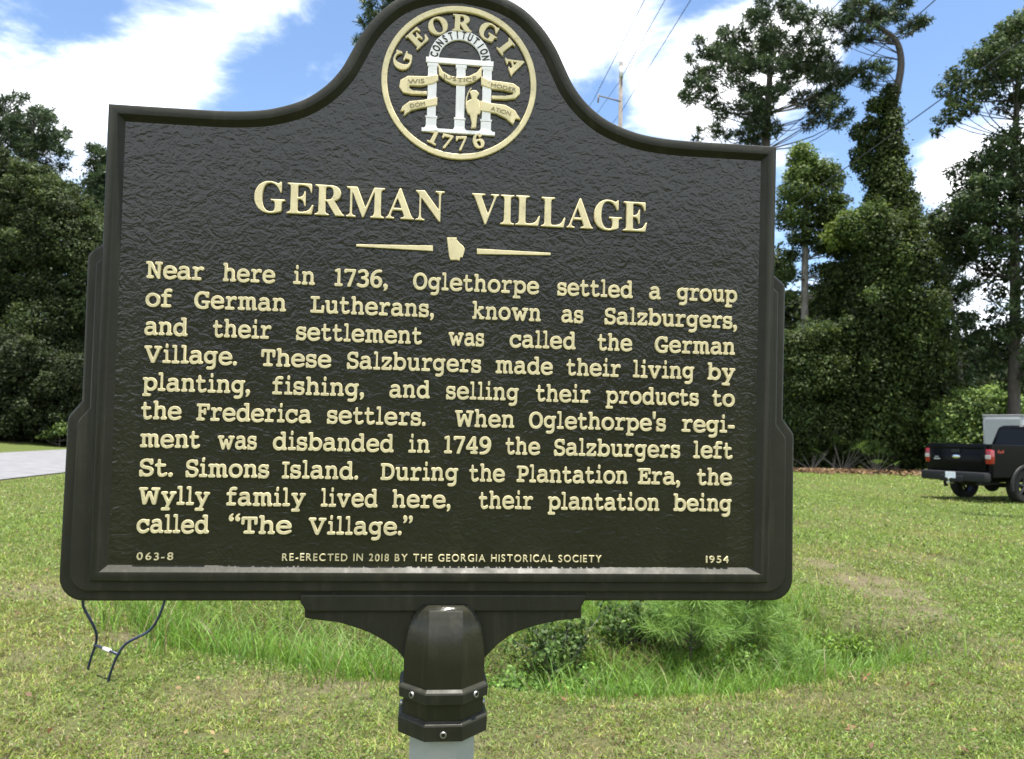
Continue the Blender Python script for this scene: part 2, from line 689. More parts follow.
def rdp(P, eps):
    P = np.asarray(P)
    keep = np.zeros(len(P), bool)
    keep[0] = keep[-1] = True
    st = [(0, len(P) - 1)]
    while st:
        a, z = st.pop()
        if z <= a + 1:
            continue
        d = P[z] - P[a]
        L_ = np.linalg.norm(d) + 1e-12
        q = P[a + 1:z] - P[a]
        dist = np.abs(d[0] * q[:, 1] - d[1] * q[:, 0]) / L_ if L_ > 1e-9 else np.linalg.norm(q, axis=1)
        i = int(dist.argmax())
        if dist[i] > eps:
            keep[a + 1 + i] = True
            st += [(a, a + 1 + i), (a + 1 + i, z)]
    return P[keep]


def glyph(ch, style, sx=1.0, grow=0.0):
    """loops in em units; x starts at 0"""
    key = (ch, style, sx, grow)
    if key in GL:
        return GL[key]
    cu = bpy.data.curves.new('tmp', 'FONT')
    cu.body = code(ch, style)
    ob = bpy.data.objects.new('tmp', cu)
    C.objects.link(ob)
    dg = bpy.context.evaluated_depsgraph_get()
    me = bpy.data.meshes.new_from_object(ob.evaluated_get(dg))
    me.calc_loop_triangles()
    V = np.array([v.co[:2] for v in me.vertices])
    T = np.array([t_.vertices[:] for t_ in me.loop_triangles])
    bpy.data.objects.remove(ob)
    bpy.data.curves.remove(cu)
    bpy.data.meshes.remove(me)
    V[:, 0] *= sx
    lo, hi = V.min(0), V.max(0)
    pad = int(abs(grow) * RES) + 4
    w, h = [int(math.ceil(q * RES)) + 2 * pad for q in (hi - lo)]
    img = np.zeros((h, w), bool)
    xs = (np.arange(w) - pad + .5) / RES + lo[0]
    ys = (np.arange(h) - pad + .5) / RES + lo[1]
    for tri in T:
        A, Bb, Cc = V[tri]
        mn, mx_ = np.minimum(np.minimum(A, Bb), Cc), np.maximum(np.maximum(A, Bb), Cc)
        i0, i1 = np.searchsorted(xs, mn[0]), np.searchsorted(xs, mx_[0])
        j0, j1 = np.searchsorted(ys, mn[1]), np.searchsorted(ys, mx_[1])
        if i1 <= i0 or j1 <= j0:
            continue
        X, Y = np.meshgrid(xs[i0:i1], ys[j0:j1])
        det = (Bb[0] - A[0]) * (Cc[1] - A[1]) - (Bb[1] - A[1]) * (Cc[0] - A[0])
        if abs(det) < 1e-12:
            continue
        u = ((X - A[0]) * (Cc[1] - A[1]) - (Y - A[1]) * (Cc[0] - A[0])) / det
        v = ((Bb[0] - A[0]) * (Y - A[1]) - (Bb[1] - A[1]) * (X - A[0])) / det
        img[j0:j1, i0:i1] |= (u >= -.01) & (v >= -.01) & (u + v <= 1.01)
    r = grow * RES
    if abs(r) >= .5:
        src = img if r > 0 else ~img
        out = src.copy()
        R_ = int(abs(r) + .5)
        for dy in range(-R_, R_ + 1):
            for dx in range(-R_, R_ + 1):
                if dx * dx + dy * dy <= r * r + .3:
                    out |= np.roll(np.roll(src, dy, 0), dx, 1)
        img = out if r > 0 else ~out
    f = img.astype(float)
    for _ in range(3):
        f = (f + np.roll(f, 1, 0) + np.roll(f, -1, 0)) / 3
        f = (f + np.roll(f, 1, 1) + np.roll(f, -1, 1)) / 3
    loops = []
    for lp_ in trace(f):
        P = np.array(lp_)
        P = np.stack([(P[:, 0] - pad + .5) / RES + lo[0], (P[:, 1] - pad + .5) / RES + lo[1]], 1)
        k = int(np.argmax(np.linalg.norm(P - P[0], axis=1)))
        if k < 2:
            continue
        P = np.concatenate([rdp(P[:k + 1], .0028)[:-1], rdp(np.concatenate([P[k:], P[:1]]), .0028)[:-1]])
        if len(P) > 3:
            loops.append(P)
    x0 = min(q[:, 0].min() for q in loops)
    x1 = max(q[:, 0].max() for q in loops)
    for q in loops:
        q[:, 0] -= x0
    GL[key] = (loops, x1 - x0)
    return GL[key]


MONO_SX = {'i': .62, 'l': .60, 't': .78, 'r': .86, 'f': .86, 'm': 1.22, 'w': 1.2, 'W': 1.3, '1': .72, 's': .92, 'I': .62, 'N': 1.08, 'V': 1.1, 'D': 1.05, 'O': 1.08, 'G': 1.08}
GROW = {'mono': .019, 'bold': 0.0, 'sans': .006}
CAPH = {}


def cap_height(style):
    if style not in CAPH:
        lo, _ = glyph('H', style, 1.0, GROW[style])
        ys = np.concatenate([q[:, 1] for q in lo])
        CAPH[style] = (ys.min(), ys.max())
    return CAPH[style]


SOLID = {}


def put_glyph(mb, ch, style, M2, y_front, y_back, grow=None, sx=None, bevel=True):
    """M2: function from em coords (n,2) to sign x,z"""
    gw = GROW[style] if grow is None else grow
    sx = (MONO_SX.get(ch, 1.0) if style == 'mono' else 1.0) if sx is None else sx
    key = (ch, style, sx, gw, bevel)
    loops, wd = glyph(ch, style, sx, gw)
    if key not in SOLID:
        SOLID[key] = curve_solid(loops, .2, .014 if bevel else 0, 1)
    V, Fc = SOLID[key]
    q = M2(V[:, :2])
    y = y_back - V[:, 2] / .2 * (y_back - y_front)
    mb.add(np.stack([q[:, 0], y, q[:, 1]], 1), [f[::-1] for f in Fc])


def word_layout(word, style, gap):
    x, out = 0.0, []
    for ch in word:
        sx = MONO_SX.get(ch, 1.0) if style == 'mono' else 1.0
        _, wd = glyph(ch, style, sx, GROW[style])
        out.append((ch, x))
        x += wd + gap
    return out, x - gap


YP, YL0, YL1 = .0052, .0088, .0136                # front and root of the raised letters


def put_word(mb, word, style, x0, x1, zb, cap, gap=.045, y0=YL0):
    lo, hi = cap_height(style)
    s = cap / (hi - lo)
    lay, wd = word_layout(word, style, gap)
    kx = (x1 - x0) / wd
    for ch, x in lay:
        jx, jz = random.uniform(-.0002, .0002), random.uniform(-.00025, .00025)
        put_glyph(mb, ch, style, lambda q, x=x, jx=jx, jz=jz: np.stack([x0 + (q[:, 0] + x) * kx + jx, zb + (q[:, 1] - lo) * s + jz], 1), y0, YL1)


LINES = [(.4175, [('Near', 145.8, 203.5), ('here', 222.9, 274.9), ('in', 293, 314.8), ('1736,', 334.3, 387.9), ('Oglethorpe', 413, 539), ('settled', 557.4, 632.9), ('a', 649.7, 661), ('group', 677.4, 737.2)]),
         (.3767, [('of', 145.4, 171.9), ('German', 194.2, 285.7), ('Lutherans,', 310.2, 433.8), ('known', 472.3, 541), ('as', 561.7, 583.5), ('Salzburgers,', 604.8, 737.2)]),
         (.3361, [('and', 144.2, 187), ('their', 212.6, 271), ('settlement', 296, 421.9), ('was', 448.2, 484.2), ('called', 509.8, 575.6), ('the', 597.7, 632.3), ('German', 655, 735.3)]),
         (.2966, [('Village.', 143.8, 236.7), ('These', 261, 331), ('Salzburgers', 346.8, 481.2), ('made', 495.6, 552.8), ('their', 566.7, 620.6), ('living', 633.3, 694.2), ('by', 708, 735.3)]),
         (.2562, [('planting,', 142.3, 249.6), ('fishing,', 272.3, 364), ('and', 389.3, 429.8), ('selling', 446.2, 518.7), ('their', 536, 590.4), ('products', 606.2, 698.7), ('to', 712.5, 735)]),
         (.2157, [('the', 140.9, 181), ('Frederica', 196.2, 311.2), ('settlers.', 327, 425.8), ('When', 454.9, 514.4), ("Oglethorpe's", 529, 665.9), ('regi-', 681.9, 734.7)]),
         (.1758, [('ment', 139.9, 199.6), ('was', 217.4, 256.5), ('disbanded', 272.7, 393.6), ('in', 408.5, 429.8), ('1749', 444, 491), ('the', 505.5, 540), ('Salzburgers', 554.2, 680.3), ('left', 693.8, 732.7)]),
         (.1349, [('St.', 138.9, 172.5), ('Simons', 185.3, 268.7), ('Island.', 281.8, 358), ('During', 380.4, 458), ('the', 469.3, 504.9), ('Plantation', 516.8, 628), ('Era,', 638.4, 680.3), ('the', 697.5, 732)]),
         (.0947, [('Wylly', 138.3, 209.4), ('family', 226.2, 305.3), ('lived', 320.7, 377.4), ('here,', 392.3, 450.6), ('their', 478.8, 533), ('plantation', 548, 659.6), ('being', 673.8, 731.7)]),
         (.0545, [('called', 136.5, 208.5), ('“The', 228.2, 291.5), ('Village.”', 308.3, 412.4)])]
CAPB = .0242
for zb, words in LINES:
    mb = MB()
    for wd, a, z in words:
        # pixel row of this baseline at the word's ends
        def xs(px):
            lo_, hi_ = 0.0, 759.0
            for _ in range(40):
                m_ = (lo_ + hi_) / 2
                if P2S(px, m_, YP)[1] > zb + .008:
                    lo_ = m_
                else:
                    hi_ = m_
            return P2S(px, lo_, YP)[0]
        put_word(mb, wd, 'mono', xs(a), xs(z), zb, CAPB)
    part('text_line', mb, M_cream, angle=40)
mb = MB()
for wd, a, z, ya, yz in (('GERMAN', 254.6, 444.3, 200, 206), ('VILLAGE', 471.8, 646.9, 208, 217)):
    put_word(mb, wd, 'bold', P2S(a, ya, YP)[0], P2S(z, yz, YP)[0], .5205, .0445, .035, .0070)
part('title_lettering', mb, M_gold, angle=40)


def px_poly(pts, y=YP):
    return [P2S(x, q, y) for x, q in pts]


for pts in ([(356.2, 244.2), (432.9, 245.6), (432.9, 251.0), (356.2, 246.4)], [(477, 248.6), (550.6, 252.8), (550.6, 255.2), (477, 254.0)]):
    mb = MB()
    add_solid(mb, [px_poly(pts)[::-1]], .0085, YL1, .0006)
    part('divider_bar', mb, M_gold)
mb = MB()
add_solid(mb, [px_poly([(430 + x / 16.87, 225 + y / 16.87) for x, y in ((285, 212), (455, 212), (450, 245), (500, 305), (560, 355), (588, 405), (575, 470), (550, 545), (512, 545), (500, 605), (455, 588), (350, 590), (325, 535), (312, 440))])[::-1]], .0085, YL1, .0008)
part('state_outline', mb, M_gold)
for txt, a, z, y in (('063-8', 136.3, 172.5, 556), ('RE-ERECTED IN 2018 BY THE GEORGIA HISTORICAL SOCIETY', 281.9, 601.9, 557), ('1954', 706.6, 729.4, 558)):
    mb = MB()
    x0, x1 = P2S(a, y, YP)[0], P2S(z, y, YP)[0]
    ws = txt.split(' ')
    lens = []
    for w_ in ws:
        lens.append(word_layout(w_, 'sans', .20)[1])
    tot = sum(lens) + .62 * (len(ws) - 1)
    k = (x1 - x0) / tot
    x = x0
    for w_, l_ in zip(ws, lens):
        put_word(mb, w_, 'sans', x, x + l_ * k, .0162, .0104, .20, .0105)
        x += (l_ + .62) * k
    part('footer_lettering', mb, M_cream)

# ---- state seal
SC = np.array([.0012, .7305])
mb = MB()
ang = np.linspace(0, 2 * math.pi, 97)[:-1]
add_solid(mb, [[(SC[0] + .1160 * math.cos(a), SC[1] + .1160 * math.sin(a)) for a in ang], [(SC[0] + .1075 * math.cos(a), SC[1] + .1075 * math.sin(a)) for a in ang[::-1]]], .0075, YL1, .0012, 2)
seal = part('state_seal', mb, M_gold, angle=40)


def arc_text(mb, txt, style, c, r, a0, a1, h, y0, y1, sxs=1.0, inward=False, grow=None, angles=None):
    lo, hi = cap_height(style)
    s = h / (hi - lo)
    n_ = len(txt)
    for i, ch in enumerate(txt):
        a = rad(angles[i] if angles else a0 + (a1 - a0) * i / max(n_ - 1, 1))
        _, wd = glyph(ch, style, 1.0 if style != 'mono' else MONO_SX.get(ch, 1), GROW[style] if grow is None else grow)

        def f(q, a=a, wd=wd):
            lx, lz = (q[:, 0] - wd / 2) * s * sxs, (q[:, 1] - lo) * s - h / 2
            if inward:
                rx, rz, ux, uz = -math.sin(a), math.cos(a), -math.cos(a), -math.sin(a)
            else:
                rx, rz, ux, uz = math.sin(a), -math.cos(a), math.cos(a), math.sin(a)
            return np.stack([c[0] + r * math.cos(a) + lx * rx + lz * ux, c[1] + r * math.sin(a) + lx * rz + lz * uz], 1)
        put_glyph(mb, ch, style, f, y0, y1, grow)


def zp6(x, y):
    return P2S(380 + x / 6.38, y / 6.38, YP)


def zp7(x, y):
    return P2S(380 + x / 6.38, 60 + y / 6.38, YP)


mb = MB()
gp = [zp6(*q) for q in ((150, 385), (250, 255), (370, 165), (525, 148), (695, 205), (800, 300), (875, 410))]
angs = [math.degrees(math.atan2(z - SC[1], x - SC[0])) for x, z in gp]
arc_text(mb, 'GEORGIA', 'bold', SC, .0902, 0, 0, .0242, .0072, YL1, 1.12, angles=angs, grow=.018)
part('seal_lettering', mb, M_gold, seal, angle=40).matrix_parent_inverse.identity()
mb = MB()
gp = [zp7(*q) for q in ((335, 505), (425, 528), (520, 535), (630, 528))]
angs = [math.degrees(math.atan2(z - SC[1], x - SC[0])) for x, z in gp]
arc_text(mb, '1776', 'bold', SC, .0922, 0, 0, .0195, .0072, YL1, 1.12, inward=True, angles=angs, grow=.014)
part('seal_year', mb, M_gold, seal, angle=40)

ac = np.array(zp6(510, 388))
mb = MB()
aa = np.linspace(rad(0), rad(180), 33)
ro, ri = .0464, .0318
add_solid(mb, [[(ac[0] + ro * math.cos(a), ac[1] + ro * math.sin(a)) for a in aa] + [(ac[0] + ri * math.cos(a), ac[1] + ri * math.sin(a)) for a in aa[::-1]]], .0085, YL1, .0006)


def rect(x0, x1, z0, z1, y0=.0080, bev=.0006, top=None):
    tx = top if top is not None else 0
    add_solid(mb, [[(x0, z0), (x1, z0), (x1 - tx, z1), (x0 + tx, z1)]], y0, YL1, bev)


zt = ac[1] + .0005
rect(ac[0] - .0505, ac[0] + .0505, zt - .0062, zt + .0018, .0074)
zbm = zp7(500, 455)[1]
xl, xm, xr_ = zp7(330, 260)[0], zp7(512, 260)[0], zp7(680, 260)[0]
for xc in (xl, xm, xr_):
    rect(xc - .0082, xc + .0082, zt - .0118, zt - .0066, .0078)
    rect(xc - .0066, xc + .0066, zbm + .0205, zt - .0112, .0082)
    rect(xc - .0088, xc + .0088, zbm + .0175, zbm + .0205, .0074)
    rect(xc - .0078, xc + .0078, zbm + .0040, zbm + .0172, .0080)
    rect(xc - .0112, xc + .0112, zbm + .0005, zbm + .0062, .0077, .0006, .004)
rect(xl - .0138, xr_ + .0138, zbm - .0035, zbm + .0020, .0072)
part('seal_arch', mb, M_white, seal, angle=40)
mb = MB()
arc_text(mb, 'CONSTITUTION', 'sans', ac, (ro + ri) / 2, 170, 10, .0112, .0078, .0100, .62, grow=.034)
part('arch_lettering', mb, M_dark, seal)
RIB = [([(370, 478), (290, 490), (180, 487), (132, 512), (122, 555), (148, 592), (200, 603), (300, 606), (300, 586), (210, 580), (185, 562), (190, 547), (260, 550), (340, 535), (372, 515)], zp6),
       ([(365, 622), (280, 640), (190, 648), (145, 680), (130, 712), (158, 708), (150, 742), (200, 705), (260, 690), (365, 672)], zp6),
       ([(372, 408), (400, 458), (450, 488), (510, 496), (570, 488), (620, 463), (648, 428), (648, 490), (600, 525), (530, 548), (470, 542), (420, 517), (376, 480)], zp6),
       ([(645, 490), (700, 515), (760, 522), (850, 535), (888, 562), (893, 600), (862, 630), (800, 637), (712, 632), (712, 612), (800, 614), (845, 606), (852, 592), (790, 577), (720, 570), (645, 545)], zp6),
       ([(640, 262), (720, 280), (800, 290), (860, 325), (895, 380), (864, 376), (850, 414), (800, 372), (740, 342), (640, 325)], zp7)]
for pts, fz in RIB:
    mb = MB()
    add_solid(mb, [[fz(x, y) for x, y in pts][::-1]], .0066, YL1, .0008, 2)
    part('seal_ribbon', mb, M_gold, seal, angle=40)


def ribbon_text(txt, a, b_, h, sag=0.0):
    lo, hi = cap_height('sans')
    s = h / (hi - lo)
    lay, wd = word_layout(txt, 'sans', .09)
    a, b_ = np.array(a), np.array(b_)
    d = (b_ - a) / np.linalg.norm(b_ - a)
    L_ = np.linalg.norm(b_ - a)
    for ch, x in lay:
        u0 = x / wd * L_
        dz = -sag * math.sin(math.pi * (u0 / L_))
        put_glyph(mb, ch, 'sans', lambda q: np.stack([a[0] + d[0] * (u0 + q[:, 0] * L_ / wd) - d[1] * q[:, 1] * s, a[1] + dz + d[1] * (u0 + q[:, 0] * L_ / wd) + d[0] * q[:, 1] * s], 1), .0060, .0070, bevel=False)


mb = MB()
ribbon_text('WIS', zp6(180, 537), zp6(285, 532), .0062)
ribbon_text('DOM', zp6(195, 692), zp6(290, 676), .0062)
ribbon_text('JUSTICE', zp6(400, 500), zp6(615, 510), .0062, .0050)
ribbon_text('MODER', zp6(705, 555), zp6(865, 590), .0058)
ribbon_text('ATION', zp7(705, 322), zp7(830, 358), .0062)
part('ribbon_lettering', mb, simple('ribbon_lettering_paint', (.22, .19, .09), .5), seal)
mb = MB()
add_solid(mb, [[zp7(x, y) for x, y in ((578, 222), (572, 205), (590, 196), (612, 196), (632, 216), (622, 235), (616, 246), (634, 262), (641, 310), (640, 345), (622, 350), (616, 395), (613, 436), (580, 438), (585, 400), (572, 350), (560, 345), (545, 300), (556, 265), (585, 250), (582, 235))][::-1]], .0060, YL1, .0012, 2)
rf = [zp7(x, y) for x, y in ((582, 180), (565, 205), (552, 245), (549, 290))]
mb.tube([(x, .0078, z) for x, z in rf], .0010, 6)
part('soldier_relief', mb, M_gold, seal, angle=40)

# ---- bracket, cap, post
mb = MB()


def ph(pts, y):
    return [P2S(a, b_, y) for a, b_ in pts][::-1]


hb = [(-.2075, -.0330), (.2130, -.0330), (.2130, -.0420), (.2035, -.0585), (-.1985, -.0585), (-.2075, -.0450)]
add_solid(mb, [hb[::-1]], .0100, .0500, .003, 2)
wing = ph([(304.5, 607), (304.5, 618), (312, 619.6), (321.6, 620.8), (337.4, 622.4), (353, 627), (369, 632.7), (384.9, 641.4), (397.5, 650.9), (406, 662), (406, 672), (483, 672), (483, 660), (498, 644.5), (512.2, 634.3), (528, 628), (543.8, 624), (559.6, 620.8), (572, 619.5), (581.5, 618.2), (581.5, 607)], .016)
wing = [(x, z) for x, z in wing]
add_solid(mb, [wing + []], .0165, .0435, .002, 2)
part('bracket', mb, M_frame, angle=35)

CXP = .0035


def octo(z, ap, yc=YM, ys=1.0):
    R_ = ap / math.cos(math.pi / 8)
    return [(CXP + R_ * math.cos(rad(22.5 + 45 * k)), yc + ys * R_ * math.sin(rad(22.5 + 45 * k)), z) for k in range(8)]


def loft(mb, rings, cap0=True, cap1=True):
    n_ = len(rings[0])
    V = [q for r in rings for q in r]
    Fc = []
    for i in range(len(rings) - 1):
        for k in range(n_):
            k2 = (k + 1) % n_
            Fc.append((i * n_ + k, i * n_ + k2, (i + 1) * n_ + k2, (i + 1) * n_ + k))
    if cap0:
        Fc.append(tuple(range(n_))[::-1])
    if cap1:
        Fc.append(tuple((len(rings) - 1) * n_ + k for k in range(n_)))
    mb.add(V, Fc)


def bev_rings(rings):
    return rings


mb = MB()
def capsec(z, w, d):
    f = .0243
    c_ = max(w - f, .0004)
    yf, yb = YM - d, YM + d
    c2 = min(c_, d - .003)
    pts = [(w, yf + c2), (w, yb - c2), (f, yb), (-f, yb), (-w, yb - c2), (-w, yf + c2), (-f, yf), (f, yf)]
    return [(CXP + a, b_, z) for a, b_ in pts]


secs = [(-.2290, .0580, .0580)]
for f_ in np.linspace(0, rad(78), 17):
    t_, k_ = math.sin(f_) / math.sin(rad(78)), math.cos(f_)
    secs.append((-.128 + .0813 * t_, .0245 + .0347 * k_, .0215 + .0377 * k_))
loft(mb, [capsec(*q) for q in secs])
cap_o = part('post_cap', mb, M_cap)
shade_angle(cap_o, 32)
for z0, z1 in ((-.2305, -.2030), (-.1790, -.1585)):
    mb = MB()
    loft(mb, [octo(z0, .0605), octo(z0 + .001, .0645), octo(z1 - .006, .0650), octo(z1 - .0035, .0640), octo(z1, .0595)])
    part('collar', mb, M_frame, cap_o, angle=20)


def screw(facet_deg, z, r0=.0650):
    mb = MB()
    a = rad(facet_deg)
    nx, ny = math.cos(a), math.sin(a)
    prof = [(.0050, -.001), (.0050, .0012), (.0042, .0022), (.0030, .0022), (.0028, -.0010), (0.0001, -.0010)]
    rings = []
    for r, h in prof:
        rings.append([(CXP + nx * (r0 + h) - ny * r * math.cos(q), YM + ny * (r0 + h) + nx * r * math.cos(q), z + r * math.sin(q)) for q in np.linspace(0, 2 * math.pi, 15)[:-1]])
    loft(mb, rings, False, True)
    part('screw', mb, M_steel, cap_o, angle=40)


screw(-135, -.1700)
screw(-45, -.1700)
screw(-90, -.2200)
screw(0, -.1980, .061)
screw(180, -.1980, .061)
mb = MB()
loft(mb, [octo(HB + .0, .0475), octo(-.225, .0475)])
po = part('post', mb, M_post)
po.matrix_parent_inverse.identity()

exec_marker_done = True


# ------------------------------------------------------------------ ground
def vnoise(x, y, seed=0):
    xi, yi = np.floor(x).astype(int), np.floor(y).astype(int)
    fx, fy = x - xi, y - yi
    fx, fy = fx * fx * (3 - 2 * fx), fy * fy * (3 - 2 * fy)

    def hsh(a, b_):
        n_ = (a * 374761393 + b_ * 668265263 + seed * 974634777) & 0xffffffff
        n_ = ((n_ ^ (n_ >> 13)) * 1274126177) & 0xffffffff
        return ((n_ ^ (n_ >> 16)) & 0xffff) / 65535.0
    return (hsh(xi, yi) * (1 - fx) + hsh(xi + 1, yi) * fx) * (1 - fy) + (hsh(xi, yi + 1) * (1 - fx) + hsh(xi + 1, yi + 1) * fx) * fy


def fbm(x, y, seed=0, o_=4):
    v, a, s_ = 0, .5, 1.0
    for k in range(o_):
        v = v + a * vnoise(x * s_, y * s_, seed + k)
        a *= .5
        s_ *= 2.03
    return v / (1 - .5 ** o_)


def seg_dist(x, y, pts):
    d = np.full(np.shape(x), 1e9)
    for (a, b_) in zip(pts[:-1], pts[1:]):
        ax, ay, bx, by = a[0], a[1], b_[0], b_[1]
        L2 = (bx - ax) ** 2 + (by - ay) ** 2 + 1e-9
        u = np.clip(((x - ax) * (bx - ax) + (y - ay) * (by - ay)) / L2, 0, 1)
        d = np.minimum(d, np.hypot(x - ax - u * (bx - ax), y - ay - u * (by - ay)))
    return d


DITCH = [G(255, 622)[:2], G(400, 640)[:2], G(560, 655)[:2], G(700, 652)[:2], G(850, 630)[:2]]
ROAD_N = [np.array((-12.0, 5.0)), np.array((-14.1, 22.0)), np.array((-14.9, 28.0)), np.array((-20.0, 60.0)), np.array((-30.0, 130.0))]
ROAD_W = 10.5


def ground_z(x, y):
    x, y = np.asarray(x, float), np.asarray(y, float)
    z = (fbm(x * .8, y * .8, 3) - .5) * .05 + (fbm(x * .12, y * .12, 9) - .5) * .12 * np.clip((y - 8) / 15, 0, 1)
    d = seg_dist(x, y, DITCH)
    z = z - .38 * np.exp(-(d / .55) ** 2)
    far = np.clip((y - 48) / 16, 0, 1) * np.clip((-x - 30) / 8, 0, 1)
    z = z + .55 * far * far * (3 - 2 * far)
    # flatten under the road
    rx = np.interp(y, [q[1] for q in ROAD_N], [q[0] for q in ROAD_N])
    on = np.clip(1 - np.maximum(np.maximum(x - rx - .4, rx - ROAD_W - .4 - x), 0) / 1.2, 0, 1) * (y > -40)
    return z * (1 - on) - .03 * on


BARE = [(G(450, 735), .3, .45), (G(700, 735), .35, .5), (G(220, 690), .35, .45), (G(900, 725), .3, .4), (G(130, 745), .3, .4), (G(980, 700), .3, .4), (G(600, 700), .3, .45), (G(740, 700), .3, .4), (G(40, 660), .3, .4), (G(870, 660), .4, .5), (G(930, 560), .5, .3), (G(1000, 585), .5, .3), (G(855, 578), .5, .86), (G(892, 594), .44, .86), (G(922, 608), .36, .75), (G(825, 566), .4, .85), (G(350, 672), .45, .7), (G(145, 632), .28, .8), (G(100, 640), .3, .3), (G(190, 618), .25, .8), (G(15, 592), .4, .7), (G(50, 598), .3, .6),
        (G(640, 688), .25, .4), (G(325, 700), .5, .45), (G(800, 690), .4, .4), (G(960, 640), .5, .45), (G(985, 655), .4, .3), (G(560, 740), .3, .3), (G(60, 720), .4, .35), (G(300, 735), .45, .4), (G(900, 612), .5, .6), (G(1010, 640), .4, .4), (G(880, 690), .5, .3)]


def bare(x, y):
    v = np.zeros(np.shape(x))
    wob = (fbm(x * 2.2, y * 2.2, 21) - .5) * 1.3 + (fbm(x * 9, y * 9, 22) - .5) * .9
    for q, r, k in BARE:
        d = np.hypot((x - q[0]), (y - q[1]) / 1.3) / r + wob
        v = np.maximum(v, k * np.clip(1.4 - d, 0, 1))
    return np.clip(v, 0, 1)


def dryness(x, y):
    """0 lush .. 1 straw"""
    n_ = fbm(x * .55, y * .55, 31) * .6 + fbm(x * 2.6, y * 2.6, 41) * .4
    near = np.clip((6.2 - y) / 2.5, 0, 1) * .24 + np.clip((.5 - x) / 3, 0, 1) * .08
    lush = .22 * np.clip((y - 9) / 8, 0, 1)
    return np.clip((n_ - .5) * 2.8 + .46 + near - lush, 0, 1)


def axis(lo, hi, fine0, fine1, step, grow):
    a = list(np.arange(fine0, fine1 + 1e-6, step))
    s_, q = step, fine1
    while q < hi:
        s_ *= grow
        q += s_
        a.append(q)
    s_, q = step, fine0
    while q > lo:
        s_ *= grow
        q -= s_
        a.insert(0, q)
    return np.array(a)


gx = axis(-2500, 2500, -9, 12, .09, 1.09)
gy = axis(-2500, 3000, 2.2, 13, .09, 1.07)
XX, YY = np.meshgrid(gx, gy)
ZZ = ground_z(XX, YY)
nx_, ny_ = len(gx), len(gy)
V = np.stack([XX.ravel(), YY.ravel(), ZZ.ravel()], 1)
ii = np.arange(nx_ * ny_).reshape(ny_, nx_)
quad = np.stack([ii[:-1, :-1].ravel(), ii[:-1, 1:].ravel(), ii[1:, 1:].ravel(), ii[1:, :-1].ravel()], 1)
me = mesh_np('ground', V, [quad], smooth=True)
bv_, dv_ = bare(XX.ravel(), YY.ravel()), dryness(XX.ravel(), YY.ravel())
dd_ = seg_dist(XX.ravel(), YY.ravel(), DITCH)
at_ = me.attributes.new('cover', 'FLOAT_COLOR', 'POINT')
at_.data.foreach_set('color', np.stack([bv_, dv_, np.exp(-(dd_ / .7) ** 2), np.ones_like(bv_)], 1).astype(np.float32).ravel())
M_ground, t, p = new_mat('ground_turf')
at = t.nodes.new('ShaderNodeAttribute')
at.attribute_name = 'cover'
sp = t.nodes.new('ShaderNodeSeparateColor')
t.links.new(at.outputs['Color'], sp.inputs[0])
geo = t.nodes.new('ShaderNodeNewGeometry')
na = nnode(t, 'ShaderNodeTexNoise', Vector=geo.outputs['Position'], Scale=14.0, Detail=8.0, Roughness=.7)
nb = nnode(t, 'ShaderNodeTexNoise', Vector=geo.outputs['Position'], Scale=1.1, Detail=6.0, Roughness=.6)
nc = nnode(t, 'ShaderNodeTexNoise', Vector=geo.outputs['Position'], Scale=70.0, Detail=4.0, Roughness=.7)
turf = ramp(t, na.outputs['Fac'], [(.3, (.030, .042, .012)), (.5, (.06, .085, .02)), (.7, (.12, .15, .038))])
dry = ramp(t, nc.outputs['Fac'], [(.3, (.05, .045, .022)), (.55, (.12, .105, .05)), (.75, (.22, .19, .10))])
soil = ramp(t, na.outputs['Fac'], [(.3, (.08, .066, .042)), (.7, (.18, .15, .098))])


def mixc(fac, a, b_):
    m_ = t.nodes.new('ShaderNodeMix')
    m_.data_type = 'RGBA'
    setl(m_.inputs['Factor'], fac)
    setl(m_.inputs['A'], a)
    setl(m_.inputs['B'], b_)
    return m_.outputs['Result']


def setl(s_, v):
    if hasattr(v, 'is_output'):
        t.links.new(v, s_)
    else:
        s_.default_value = v


def tmath(op, a, b_, clamp=True):
    m_ = t.nodes.new('ShaderNodeMath')
    m_.operation = op
    m_.use_clamp = clamp
    setl(m_.inputs[0], a)
    setl(m_.inputs[1], b_)
    return m_.outputs[0]


cfar = mixc(tmath('MULTIPLY', tmath('MULTIPLY_ADD', nb.outputs['Fac'], 1.0), 1.0), turf, turf)
c1 = mixc(tmath('MULTIPLY', sp.outputs[1], .38), turf, dry)
c2 = mixc(sp.outputs[0], c1, soil)
c3 = mixc(tmath('MULTIPLY', sp.outputs[2], .85), c2, (.035, .032, .018, 1))  # ground darkened along the ditch: the hollow's shade put into its colour
t.links.new(c3, p.inputs['Base Color'])
p.inputs['Roughness'].default_value = .95
p.inputs['Specular IOR Level'].default_value = .1
bump(t, na.outputs['Fac'], .7, .05, p, bump(t, nc.outputs['Fac'], .6, .012, p))
ground = link('ground', me, M_ground)
tag(ground, 'mown grass ground sloping to a weedy ditch behind the marker', kind='structure')

